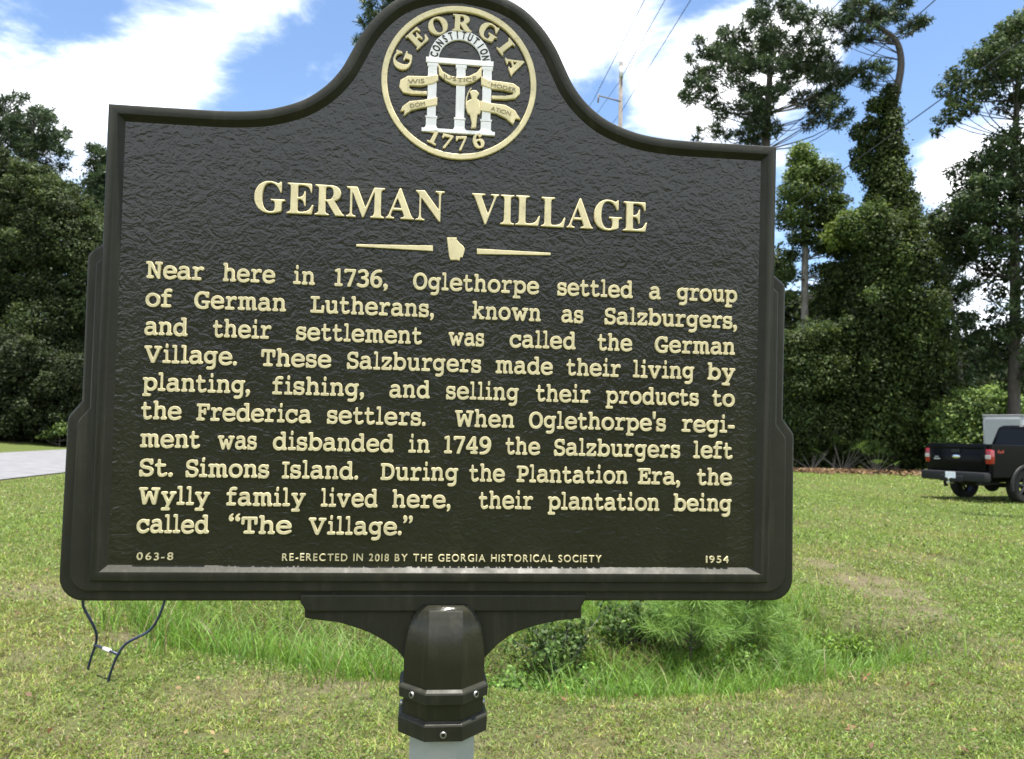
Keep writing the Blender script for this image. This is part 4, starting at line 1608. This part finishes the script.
tree('oak_tree', 'spreading dark oak next to the left border of the marker', GLT, 64, [(68, 437, .45), (70, 370, .4), (72, 290, .3), (70, 220, .15)],
     zl([(75, 185, 13), (95, 190, 11), (90, 215, 15), (120, 215, 12), (105, 245, 16), (140, 245, 15), (160, 265, 16), (85, 275, 18), (125, 285, 18), (165, 300, 18), (95, 335, 20), (140, 340, 20), (180, 340, 20), (90, 400, 20), (135, 400, 20), (180, 400, 20), (95, 460, 20), (140, 465, 18), (185, 450, 18), (210, 300, 18), (215, 370, 20), (225, 430, 20), (110, 510, 17), (155, 510, 17), (60, 520, 15)], 18),
     'leaf', 120, .24, [tuple(np.array(q) * 1.1) for q in OAK], depth=.8, copies=3, rmul=1.2)
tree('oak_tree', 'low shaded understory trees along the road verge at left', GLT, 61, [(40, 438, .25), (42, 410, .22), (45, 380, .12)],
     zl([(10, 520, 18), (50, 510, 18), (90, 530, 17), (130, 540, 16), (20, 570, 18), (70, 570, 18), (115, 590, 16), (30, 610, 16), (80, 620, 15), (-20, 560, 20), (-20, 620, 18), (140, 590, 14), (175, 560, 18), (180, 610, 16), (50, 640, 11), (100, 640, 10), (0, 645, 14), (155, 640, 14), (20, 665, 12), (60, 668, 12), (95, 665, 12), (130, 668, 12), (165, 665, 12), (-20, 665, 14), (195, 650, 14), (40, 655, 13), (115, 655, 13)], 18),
     'leaf', 120, .24, [tuple(np.array(q) * .75) for q in OAK], depth=.8, copies=3, rmul=1.25)  # oak palette darkened: understory shade put into the leaf colour
tree('pine_tree', 'slim pine peeking out at the marker\'s upper left edge', GLT, 72, [(103, 437, .28), (103, 250, .22), (104, 150, .06)],
     zl([(185, 135, 6), (192, 155, 8), (178, 168, 5), (205, 150, 9), (195, 185, 8), (180, 200, 6), (205, 200, 10), (185, 225, 8), (178, 240, 5), (200, 235, 10), (215, 180, 12), (225, 220, 12), (220, 260, 14), (240, 240, 12), (190, 262, 9)]),
     'needle', 34, .48, PINE, depth=.9)
tree('shrub', 'small light green bush at the verge beside the marker\'s left border', None, 58, [(60, 440, .05), (60, 433, .04), (60, 428, .02)],
     [(52, 434, 6), (60, 430, 7), (67, 428, 8), (74, 432, 8), (82, 430, 9), (47, 437, 4)], 'leaf', 90, .25, VINE, cat='shrub', tones=[1.5] * 6)
tree('pine_tree', 'pine whose top twigs peek out left of the marker crest', None, 36, [(398, 447, .26), (400, 250, .22), (402, 100, .16), (402, -20, .08)],
     [(366, 28, 6), (371, 16, 6), (362, 42, 4), (378, 8, 7), (387, 0, 8), (380, 26, 8), (392, 16, 10), (400, -6, 12), (412, 6, 12), (425, 20, 12), (440, 40, 12), (396, 40, 12), (415, 60, 12), (372, 55, 4)],
     'needle', 60, .3, PINE, depth=.8)
# the wood carries on behind the marker (seen from a step to the side)
for i, (xx, top, Yf) in enumerate(((150, 160, 92), (215, 185, 96), (280, 165, 100), (350, 195, 95), (420, 170, 98), (490, 190, 101), (560, 175, 92), (630, 200, 88), (690, 190, 97), (740, 225, 80))):
    k = Yf / F_PX
    pf = []
    for _ in range(30):
        u = RNG.random() ** .8
        pf.append((xx + RNG.normal(0, 30 * (1.1 - .65 * u)), 432 - (415 - top) * u, RNG.uniform(15, 26)))
    for q in range(-3, 4):
        pf.append((xx + q * 14, 436, 13))
    tree('oak_tree', 'background tree hidden behind the marker panel', 'wood behind the marker', Yf, [(xx, 446, .35), (xx, 330, .28), (xx, top, .08)], pf, 'leaf', 26, .5, OAK, depth=.8, shell=.3)

cl = []  # unseen wood added behind the viewer to darken the marker's reflections
for x in np.arange(-75, 76, 4.5):
    for z in (1.2, 3.4, 5.6, 7.6, 9.2):
        cl.append((np.array([x + RNG.normal(0, 1), -58 + RNG.normal(0, 2), z + RNG.normal(0, .5)]), (3.0, 2.2, 1.9), RNG.uniform(.7, 1.2)))
V, fs, cc = crown(cl, 'leaf', 9, .8, OAK)
tag(link('reflection_treeline', mesh_np('reflection_treeline', V, fs, cc), M_leaf), 'unseen far wood added behind the photographer to darken reflections in the glossy paint', 'wood', kind='stuff')

# ------------------------------------------------------------------ ditch plants
def bushlet(name, label, px, py, w_, h_, n_, size, pal, aspect=.5, cat='plant', seedz=0):
    q = G(px, py)
    z0 = float(ground_z(q[0], q[1]))
    r0 = empty(name, (q[0], q[1], z0))
    tag(r0, label, cat)
    mb_ = MB()
    cl = []
    for _ in range(16):
        a, rr = RNG.uniform(0, 6.28), w_ * math.sqrt(RNG.random())
        e = np.array([math.cos(a) * rr, math.sin(a) * rr * .7, h_ * RNG.uniform(.45, 1.0) * (1.05 - .4 * rr / w_)])
        mb_.tube(catmull([(e[0] * .15, e[1] * .15, -.02), e * .55 + RNG.normal(0, .02, 3), e], 3), list(np.linspace(.006, .002, 7)), 5)
        for u in (.5, .75, 1.0):
            cl.append((e * u + RNG.normal(0, .02, 3), (.09, .09, .07), RNG.uniform(.8, 1.2)))
    mb_.build('stems', M_bark_grey, r0, True)
    V_, fs_, cc_ = crown(cl, 'leaf', n_ / 4.5, size, pal, aspect)
    link('leaves', mesh_np('leaves', V_, fs_, cc_), M_leaf, r0)
    return r0


DKL = [(.045, .085, .022), (.065, .115, .028), (.032, .058, .018), (.09, .145, .036)]
MDL = [(.07, .14, .026), (.10, .18, .035), (.055, .11, .022), (.12, .20, .045)]
bushlet('ditch_shrub', 'dark leafy shrub in the ditch just right of the post', 560, 640, .44, .50, 4200, .045, DKL, cat='shrub')
bushlet('ditch_shrub', 'dark glossy-leaved shrub at the ditch middle behind the feathery saplings', 635, 630, .30, .38, 3400, .045, DKL, cat='shrub')
bushlet('weed', 'pale green weed in front of the dark ditch shrubs', 600, 668, .30, .22, 4200, .04, MDL)
bushlet('weed', 'broad-leaved weed at the ditch rim right of the shrubs', 745, 640, .34, .28, 4200, .045, MDL)
bushlet('weed', 'low yellow-green weed near the sandy bare patch', 830, 622, .34, .22, 4200, .04, [(.13, .2, .04), (.1, .17, .03)])
bushlet('weed', 'small weed at the foot of the ditch grass near the post', 510, 668, .2, .2, 4200, .035, MDL)


def sapling(label, px, py, h_, n_, pal):
    q = G(px, py)
    z0 = float(ground_z(q[0], q[1]))
    r0 = empty('pine_sapling', (q[0], q[1], z0))
    tag(r0, label, 'sapling', 'feathery pine saplings in the ditch')
    mb_ = MB()
    mb_.tube([(0, 0, -.05), (.01, 0, h_ * .5), (.02, .01, h_)], [.012, .008, .004], 6)
    P, D = [], []
    for _ in range(n_):
        u = RNG.uniform(.25, 1)
        a = RNG.uniform(0, 6.28)
        L_ = (1.15 - u) * h_ * .75 + .05
        e = np.array([math.cos(a) * L_, math.sin(a) * L_, u * h_ + L_ * .35])
        b_ = np.array([0, 0, u * h_])
        mb_.tube([b_, e], [.004, .002], 4)
        for s_ in np.linspace(.3, 1, 6):
            P.append(b_ + (e - b_) * s_)
            D.append((e - b_) / np.linalg.norm(e - b_))
    mb_.build('stem', M_bark, r0)
    P, D = np.array(P), np.array(D)
    tint = np.array(pal)[RNG.integers(0, len(pal), len(P))] * RNG.uniform(.8, 1.2, (len(P), 1))
    V_, fs_, cc_ = tuft_faces(P, D, np.full(len(P), .12), tint, 20, .022)
    link('needles', mesh_np('needles', V_, fs_, cc_), M_needle, r0)


SAP = [(.13, .235, .045), (.165, .27, .058), (.10, .19, .04)]
sapling('feathery bright pine sapling under the marker\'s lower right part', 690, 636, .55, 44, SAP)
sapling('wide feathery pine sapling left of the sandy bare patch', 745, 628, .5, 40, SAP)
sapling('loose feathery sapling nearest the sandy bare patch', 800, 640, .3, 20, SAP)


def palmetto(label, px, Y, h_, n_=13):
    q = W(px, 460, Y)
    z0 = float(ground_z(q[0], Y))
    r0 = empty('palmetto', (q[0], Y, z0))
    tag(r0, label, 'palmetto', 'saw palmettos at the foot of the vine mound')
    mb_ = MB()
    Vs, ts, cs = [], [], []
    nb_ = 0
    for i in range(n_):
        a = RNG.uniform(0, 6.28)
        el = RNG.uniform(.5, 1.35)
        d = np.array([math.cos(a) * math.cos(el), math.sin(a) * math.cos(el), math.sin(el)])
        e = d * h_ * RNG.uniform(.6, 1.0)
        mb_.tube([(0, 0, 0), e], [.02, .01], 5)
        s_ = np.cross(d, [0, 0, 1])
        s_ /= np.linalg.norm(s_)
        tint = np.array((.06, .10, .03)) * RNG.uniform(.7, 1.6)
        for b_ in np.linspace(-1.3, 1.3, 13):
            dr = d * math.cos(b_) + s_ * math.sin(b_) + np.array([0, 0, -.12])
            L_ = h_ * .55
            w_ = np.cross(dr, [0, 0, 1]) * .03
            Vs += [e - w_ * .3, e + dr * L_ * .6 - w_, e + dr * L_ + np.array([0, 0, -.08]), e + dr * L_ * .6 + w_]
            ts.append((nb_, nb_ + 1, nb_ + 2, nb_ + 3))
            cs += [tint] * 4
            nb_ += 4
    mb_.build('stalks', M_bark_grey, r0)
    link('fronds', mesh_np('fronds', np.array(Vs), [np.array(ts)], np.array(cs)), M_leaf, r0)


palmetto('palmetto clump just right of the marker\'s lower border', 812, 40.5, 1.5)
palmetto('palmetto with arching fronds at the centre of the wood edge', 842, 40, 1.7)
palmetto('palmetto clump nearest the truck\'s left tail lamp', 876, 39.5, 1.3)
# dead leaves at the wood edge
n_ = 2600
x = RNG.uniform(W(795, 460, 39)[0], W(935, 460, 39)[0], n_)
y = 38.6 + RNG.normal(0, 1.0, n_)
k = fbm(x * .7, y * .7, 88) > .47
x, y = x[k], y[k]
tint = .6 * np.array([(.30, .19, .09), (.22, .13, .07), (.36, .27, .15), (.16, .10, .06)])[RNG.integers(0, 4, len(x))] * RNG.uniform(.7, 1.2, (len(x), 1))
V, fs, cc = leaf_faces(np.stack([x, y, ground_z(x, y) + RNG.uniform(.02, .22, len(x))], 1), np.tile([0, -.3, 1.0], (len(x), 1)), np.full(len(x), .16), tint)
tag(link('leaf_litter', mesh_np('leaf_litter', V, fs, cc), M_leaf), 'brown dead leaves and fronds along the wood edge', 'leaf litter', kind='stuff')

# ------------------------------------------------------------------ wire stake
gq = G(97, 681)
YS = gq[1]
sr = empty('wire_sign_stake', (gq[0], gq[1], float(ground_z(gq[0], gq[1]))))
tag(sr, 'bent dark blue wire sign stake with white tape stuck in the grass', 'wire stake')
so = np.array(sr.location)
zs = lambda a, b_, dy=0.0: W(60 + a / 7.314, 590 + b_ / 7.314, YS + dy) - so
M_wire = simple('blue_black_wire', (.02, .028, .06), .35, .3)
mb = MB()
pa = [zs(205, 580, .1), zs(225, 500, .1), zs(262, 390, .1), zs(266, 320, .08), zs(235, 240, .05), zs(175, 130, .02), zs(170, 60), zs(185, -40), zs(190, -200)]
mb.tube(catmull(pa, 5), .0080, 8)
mb.build('wire_leg', M_wire, sr, True)
mb = MB()
pb = [zs(350, 680, -.05), zs(375, 590, -.05), zs(425, 470, -.05), zs(480, 395, -.04), zs(560, 350, -.03), zs(650, 300), zs(710, 220), zs(760, 95), zs(780, -40), zs(785, -200)]
mb.tube(catmull(pb, 5), .0080, 8)
mb.build('wire_leg', M_wire, sr, True)
mb = MB()
a, b_ = zs(250, 400, .1), zs(430, 472, -.05)
mb.tube([a, b_], .0080, 8)
mb.build('cross_wire', M_wire, sr, True)
mb = MB()
mb.tube([a + (b_ - a) * .40, a + (b_ - a) * .66], .0115, 10)
mb.build('white_tape', simple('white_tape', (.75, .7, .7), .5), sr, True)
mb = MB()
mb.tube([zs(190, -200), zs(785, -200)], .0045, 8)
mb.build('cross_wire', M_wire, sr, True)

# ------------------------------------------------------------------ utility poles and lines
M_pole = simple('weathered_pole_wood', (.17, .155, .14), .85, 0, .2, .25, 5, .3, .01)
M_line = simple('line_cable', (.03, .03, .032), .6)
M_ins = simple('porcelain', (.6, .62, .62), .3)


def pole(label, x, y, h_, arm=True, r=.12):
    z0 = float(ground_z(x, y))
    r0 = empty('utility_pole', (x, y, z0))
    tag(r0, label, 'utility pole', 'utility poles')
    mb_ = MB()
    mb_.tube([(0, 0, -.3), (0, 0, h_ * .5), (0, 0, h_)], [r * 1.35, r * 1.1, r * .85], 12)
    mb_.build('pole', M_pole, r0, True)
    mb_ = MB()
    mb_.tube([(0, 0, h_), (0, 0, h_ + .12)], [.05, .05], 8)
    mb_.tube([(0, -.1, h_ - .75), (0, -.12, h_ - .25)], [.10, .09], 10)
    mb_.build('insulator', M_ins, r0, True)
    if arm:
        mb_ = MB()
        mb_.tube([(0, -.08, h_ - 1.88), (-1.02, -.08, h_ - 1.62)], [.035, .03], 8)
        mb_.tube([(-1.02, -.08, h_ - 1.55), (-1.06, -.08, h_ - 1.95)], [.03, .04], 8)
        mb_.build('side_arm', M_pole, r0, True)
    return z0


YP = 36.0
pp = W(617, 437, YP)
ptop = W(617.5, 63, YP)
pole('wooden utility pole with a short side arm seen behind the marker shoulder', pp[0], YP, ptop[2], True, .105)


def line3(label, p0, p1, sag, r=.011):
    p0, p1 = np.array(p0), np.array(p1)
    o_ = empty('power_line', p0)
    tag(o_, label, 'power line', 'overhead lines')
    bpy.data.objects.remove(o_)
    mb_ = MB()
    pts = [(p1 - p0) * u + np.array([0, 0, -4 * sag * u * (1 - u)]) for u in np.linspace(0, 1, 25)]
    mb_.tube(pts, r, 6)
    ob_ = mb_.build('power_line', M_line, None, True)
    ob_.location = p0
    tag(ob_, label, 'power line', 'overhead lines')


def plane_point(a, b_, Y, Z):
    n_ = np.cross(ray(*a), ray(*b_))
    # n . (P - CAM) = 0 with given Y, Z
    return np.array([CAM[0] - (n_[1] * (Y - CAM[1]) + n_[2] * (Z - CAM[2])) / n_[0], Y, Z])


ends = []
for lab, a, b_, Z in (('thin overhead line from the pole\'s side arm tip, leftmost above the marker', (594, 99), (644, 0), 17.0), ('overhead line from the top of the utility pole', (619, 82), (664.6, 0), 17.6), ('lowest overhead line leaving the utility pole, nearest the wide pine', (621, 112), (690, 0), 15.6)):
    p0 = W(*a, YP)
    p1 = plane_point(a, b_, -8, Z)
    ends.append(p1)
    line3(lab, p0, p1, .05, .013)
    line3('far span of the overhead line running on behind the marker', p0, p0 + np.array([-9, 40, -1.0]), .6, .010)
em = np.mean(ends, 0)
pole('utility pole behind the photographer carrying the overhead lines', em[0], -8, 17.6, False)
pD = [W(700, y, 40) for y in (142, 205, 268)]
pE = [W(1060, y, 16) for y in (-229, -113, 12)]
for lab, a, b_ in zip(('high line crossing the wide pine crown', 'line passing between the wide pine and the bent pine top', 'low line crossing the sky right of the vine-clad pine'), pD, pE):
    line3(lab, a, b_, .12, .016)
pole('utility pole hidden behind the marker\'s right half', pD[0][0], 40, pD[0][2], False)
pole('utility pole just outside the right edge of the photo', pE[0][0], 16, pE[0][2], False)

# ------------------------------------------------------------------ pickup truck
M_tp = simple('black_car_paint', (.004, .004, .005), .2, 0, .08, .1, 3, 0, 0, .03)
M_tb = simple('dark_grey_bumper', (.018, .0185, .02), .5, 0, .2)
M_tire = simple('tyre_rubber', (.018, .018, .018), .85, 0, .3)
M_glass = simple('tinted_glass', (.006, .0065, .007), .08, 0, .2)
M_red = simple('red_lamp_lens', (.26, .008, .010), .2, 0, .5, .05, 30, 0, 0, .5)
M_clear = simple('clear_lamp_lens', (.42, .38, .38), .15, 0, .6, .05)
M_chrome = simple('chrome', (.7, .7, .72), .15, 1.0)
M_rim = simple('alloy_rim', (.05, .052, .055), .45, .5)
M_plate = simple('number_plate', (.72, .76, .82), .4)
HEAD = 71.0
qa = W(967, 496, 22.9)
rt_ = np.array([math.cos(rad(HEAD)), -math.sin(rad(HEAD)), 0])
tl = np.array([qa[0], 22.9, 0]) + rt_ * .80
truck = empty('pickup_truck', (tl[0], tl[1], 0), -rad(HEAD))
truck.scale = (1.04, 1.04, 1.05)
truck.location.z = float(ground_z(tl[0], tl[1]))
tag(truck, 'black pickup truck parked on the grass with its tailgate to the viewer', 'truck')
HW = 1.0


def arch_profile(y0, y1, z0, z1, wheels, R_=.50):
    pts = [(y1, z1), (y0, z1), (y0, z0)]
    for wy in wheels:
        for a in np.linspace(180, 0, 15):
            yy, zz = wy + R_ * math.cos(rad(a)), .42 + R_ * math.sin(rad(a))
            if zz > z0:
                pts.append((yy, zz))
    pts.append((y1, z0))
    return pts


def side_solid(mb_, prof, x0, x1, bev=.02):
    V_, F_ = curve_solid([prof], x1 - x0, bev, 2)
    mb_.add(np.stack([x0 + V_[:, 2], V_[:, 0], V_[:, 1]], 1), F_)


mb = MB()
for s_ in (-1, 1):
    a_, b2 = (HW - .13, HW) if s_ > 0 else (-HW, -HW + .13)
    side_solid(mb, arch_profile(-1.16, 1.02, .62, 1.47, [0]), a_, b2, .03)
mb.box(-.88, .88, -1.12, 1.0, .62, .74)
mb.box(-.88, .88, .93, 1.01, .70, 1.45, .01)
mb.build('cargo_bed', M_tp, truck)
shade_angle(truck.children[-1], 40)
mb = MB()
mb.box(-.855, .855, -1.215, -1.135, .74, 1.475, .022)
mb.box(-.80, .80, -1.232, -1.212, 1.34, 1.44, .008)
mb.box(-.74, .74, -1.222, -1.21, .84, 1.24, .004)
tg_ = mb.build('tailgate', M_tp, truck)
shade_angle(tg_, 40)
mb = MB()
mb.box(-.13, .13, -1.245, -1.222, 1.24, 1.325, .008)
mb.build('tailgate_handle', M_tb, tg_)
mb = MB()
bm = bmesh.new()
bmesh.ops.create_uvsphere(bm, u_segments=24, v_segments=10, radius=1)
mb.bm(bm, Matrix.Translation((0, -1.226, 1.14)) @ Matrix.Diagonal((.125, .014, .05, 1)))
mb.build('oval_badge', M_chrome, tg_, True)
mb = MB()
mb.box(-.70, -.50, -1.230, -1.222, 1.05, 1.085, .003)
mb.box(-.66, -.55, -1.230, -1.222, 1.11, 1.135, .003)
mb.build('model_badge', simple('badge_silver', (.4, .4, .42), .3, .7), tg_)
for s_ in (-1, 1):
    xo = s_ * .925
    mb = MB()
    mb.box(xo - .080, xo + .080, -1.215, -1.06, .97, 1.34, .03)
    tlm = mb.build('tail_lamp', M_red, truck)
    shade_angle(tlm, 40)
    mb = MB()
    mb.box(xo - .072, xo + .072, -1.225, -1.19, 1.10, 1.20, .01)
    mb.build('reversing_lens', M_clear, tlm)
mb = MB()
mb.box(-.98, .98, -1.40, -1.17, .52, .76, .04)
mb.box(-.36, .36, -1.42, -1.38, .50, .66, .02)
bp = mb.build('rear_bumper', M_tb, truck)
shade_angle(bp, 40)
mb = MB()
mb.box(-.155, .155, -1.436, -1.424, .59, .745, .004)
mb.build('number_plate', M_plate, bp)
mb = MB()
mb.box(-.05, .05, -1.52, -1.36, .44, .50, .008)
mb.tube([(0, -1.49, .50), (0, -1.49, .56)], [.018, .018], 10)
bm = bmesh.new()
bmesh.ops.create_uvsphere(bm, u_segments=12, v_segments=8, radius=.028)
mb.bm(bm, Matrix.Translation((0, -1.49, .575)))
mb.build('tow_hitch', M_chrome, truck)
# cab
mb = MB()
for s_ in (-1, 1):
    a_, b2 = (HW - .12, HW) if s_ > 0 else (-HW, -HW + .12)
    side_solid(mb, arch_profile(1.06, 4.52, .58, 1.44, [3.62]), a_, b2, .03)
mb.box(-.90, .90, 1.07, 3.0, .6, 1.43, .02)
mb.box(-.90, .90, 2.9, 4.46, .62, 1.40, .03)
mb.box(-.93, .93, 3.05, 4.48, 1.34, 1.47, .05)
body = mb.build('cab_body', M_tp, truck)
shade_angle(body, 40)
mb = MB()


def greenhouse(inset=0.0):
    lo_ = [(-.93, 1.09), (.93, 1.09), (.93, 3.12), (-.93, 3.12)]
    md = [(-.80, 1.24), (.80, 1.24), (.80, 2.52), (-.80, 2.52)]
    hi_ = [(-.72, 1.34), (.72, 1.34), (.72, 2.40), (-.72, 2.40)]
    return [[(x, y, 1.43) for x, y in lo_], [(x, y, 1.95) for x, y in md], [(x, y, 2.00) for x, y in hi_]]


loft(mb, greenhouse())
bm = bmesh.new()
V0 = np.concatenate(mb.v)
bvs = [bm.verts.new(v) for v in V0]
for f_ in mb.f:
    bm.faces.new([bvs[i] for i in f_])
bmesh.ops.bevel(bm, geom=list(bm.edges), offset=.035, segments=3, profile=.5, affect='EDGES')
mb = MB()
mb.bm(bm)
rf = mb.build('cab_roof', M_tp, truck)
shade_angle(rf, 40)


def lerp(a, b_, u):
    return np.array(a) * (1 - u) + np.array(b_) * u


def pane(name, q, out, mat=M_glass, parent=truck, th=.012):
    """q: four corners; thin slab pushed out along its normal"""
    q = [np.array(v, float) for v in q]
    n_ = np.cross(q[1] - q[0], q[3] - q[0])
    n_ /= np.linalg.norm(n_)
    if n_ @ np.array(out) < 0:
        n_ = -n_
    mb_ = MB()
    V_ = [v - n_ * .01 for v in q] + [v + n_ * th for v in q]
    mb_.add(V_, [(0, 1, 2, 3), (4, 7, 6, 5), (0, 4, 5, 1), (1, 5, 6, 2), (2, 6, 7, 3), (3, 7, 4, 0)])
    return mb_.build(name, mat, parent)


pane('rear_window', [lerp((-.80, 1.09, 1.43), (-.70, 1.24, 1.95), .10), lerp((.80, 1.09, 1.43), (.70, 1.24, 1.95), .10), lerp((.80, 1.09, 1.43), (.70, 1.24, 1.95), .88), lerp((-.80, 1.09, 1.43), (-.70, 1.24, 1.95), .88)], (0, -1, .2))
pane('windscreen', [lerp((-.84, 3.12, 1.43), (-.72, 2.52, 1.95), .06), lerp((.84, 3.12, 1.43), (.72, 2.52, 1.95), .06), lerp((.84, 3.12, 1.43), (.72, 2.52, 1.95), .92), lerp((-.84, 3.12, 1.43), (-.72, 2.52, 1.95), .92)], (0, 1, .5))
for s_ in (-1, 1):
    for y0, y1, t0, t1 in ((1.22, 1.85, 1.36, 1.85), (1.95, 2.90, 1.95, 2.45)):
        pane('side_window', [lerp((s_ * .93, y0, 1.43), (s_ * .80, y0, 1.95), .08), lerp((s_ * .93, y1, 1.43), (s_ * .80, y1, 1.95), .08), (s_ * .81, t1, 1.89), (s_ * .81, t0, 1.89)], (s_, 0, .2))
    mb = MB()
    mb.box(s_ * 1.13 - .11, s_ * 1.13 + .11, 2.78, 2.90, 1.42, 1.62, .03)
    mb.box(min(s_ * .9, s_ * 1.05), max(s_ * .9, s_ * 1.05), 2.82, 2.87, 1.44, 1.48)
    mb.build('wing_mirror', M_tp, truck)
    mb = MB()
    mb.box(s_ * 1.005 - .012, s_ * 1.005 + .012, 1.98, 2.16, 1.22, 1.27, .006)
    mb.build('door_handle', M_tb, truck)
    mb = MB()
    mb.box(s_ * .78 - .16, s_ * .78 + .16, 4.42, 4.54, 1.05, 1.30, .03)
    mb.build('headlight', M_clear, truck)
mb = MB()
mb.box(-.97, .97, 4.42, 4.66, .55, .82, .04)
mb.build('front_bumper', M_tb, truck)
mb = MB()
mb.box(-.58, .58, 4.46, 4.53, .90, 1.32, .03)
mb.build('grille', M_chrome, truck)
for q in (-.10, .10):
    mb = MB()
    mb.box(q - .05, q + .05, 1.235, 1.262, 1.955, 1.985, .005)
    mb.build('cargo_lamp', M_clear, truck)
for s_ in (-1, 1):
    for wy in (0, 3.62):
        xo = s_ * .84
        mb = MB()
        prof = [(.24, -.13), (.36, -.135), (.405, -.11), (.42, -.06), (.42, .06), (.405, .11), (.36, .135), (.24, .13)]
        th_ = np.linspace(0, 2 * math.pi, 33)[:-1]
        rings = [[(xo + h_, wy + r_ * math.cos(q), .42 + r_ * math.sin(q)) for q in th_] for r_, h_ in prof]
        loft(mb, rings, False, False)
        wh = mb.build('wheel', M_tire, truck)
        shade_angle(wh, 30)
        mb = MB()
        prof = [(.255, -.10), (.255, .11), (.235, .122), (.215, .085)]
        loft(mb, [[(xo + s_ * h_, wy + r_ * math.cos(q), .42 + r_ * math.sin(q)) for q in th_] for r_, h_ in prof], False, False)
        mb.tube([(xo + s_ * .02, wy, .42), (xo + s_ * .10, wy, .42)], [.075, .06], 14)
        for k in range(5):
            a_ = 2 * math.pi * k / 5 + .3
            mb.tube([(xo + s_ * .085, wy + .03 * math.cos(a_), .42 + .03 * math.sin(a_)), (xo + s_ * .085, wy + .235 * math.cos(a_), .42 + .235 * math.sin(a_))], [.04, .028], 6)
        mb.build('rim', M_rim, wh)
        # black wheel-arch lip
        mb = MB()
        loft(mb, [[(s_ * x_, wy + r_ * math.cos(rad(q)), .42 + r_ * math.sin(rad(q))) for x_, r_ in ((HW - .05, .485), (HW + .035, .485), (HW + .035, .545), (HW - .01, .56))] for q in np.linspace(-12, 192, 19)])
        mb.build('wheel_arch', M_tb, truck)
mb = MB()
mb.tube([(-.76, 0, .42), (.76, 0, .42)], [.06, .06], 10)
bm = bmesh.new()
bmesh.ops.create_uvsphere(bm, u_segments=14, v_segments=8, radius=.19)
mb.bm(bm, Matrix.Translation((0, 0, .42)))
mb.box(-.5, -.42, -1.15, 4.3, .50, .62)
mb.box(.42, .5, -1.15, 4.3, .50, .62)
mb.tube([(.62, -1.25, .46), (.62, -.5, .48)], [.035, .035], 10)
bm = bmesh.new()
bmesh.ops.create_uvsphere(bm, u_segments=16, v_segments=8, radius=1)
mb.bm(bm, Matrix.Translation((.05, -.75, .50)) @ Matrix.Diagonal((.34, .34, .12, 1)))
mb.build('chassis', M_tire, truck)
mb = MB()
lay, wd = word_layout('4x4', 'sans', .1)
for ch, x in lay:
    put_glyph(mb, ch, 'sans', lambda q, x=x: np.stack([(q[:, 0] + x) * .13, q[:, 1] * .13], 1), 0, .004)
V = np.concatenate(mb.v)
mb.v = [np.stack([1.001 + V[:, 1], -.98 + V[:, 0], 1.24 + V[:, 2]], 1)]
mb.build('side_decal', simple('red_decal', (.35, .05, .03), .5), truck)

# ------------------------------------------------------------------ grey trailer behind the truck
qt = W(981, 440, 37)
trl = empty('box_trailer', (qt[0] + .4, 36, float(ground_z(qt[0], 36))), -rad(46))
tag(trl, 'pale grey box trailer showing above the black truck\'s roof', 'trailer')
mb = MB()
mb.box(-.8, .8, 0, 4.6, .55, 2.86, .05)
M_tr = simple('trailer_grey', (.25, .265, .285), .45, .1, .5, .06, 2)
tb_ = mb.build('body', M_tr, trl)
shade_angle(tb_, 40)
mb = MB()
mb.box(-.82, .82, -.02, 4.62, 2.80, 2.90, .03)
mb.build('roof_trim', simple('trailer_trim', (.16, .165, .175), .5, .2), trl)
mb = MB()
mb.box(-.70, .70, -.03, -.005, .62, 2.70, .008)
mb.build('rear_door', M_tr, trl)
for s_ in (-1, 1):
    for wy in (1.9, 2.75):
        mb = MB()
        loft(mb, [[(s_ * .68 + h_, wy + r_ * math.cos(q), .34 + r_ * math.sin(q)) for q in np.linspace(0, 2 * math.pi, 25)[:-1]] for r_, h_ in ((.18, -.1), (.34, -.09), (.34, .09), (.18, .1))], True, True)
        mb.build('wheel', M_tire, trl)
mb = MB()
mb.box(-.06, .06, 4.6, 5.8, .45, .57)
mb.build('drawbar', M_tb, trl)
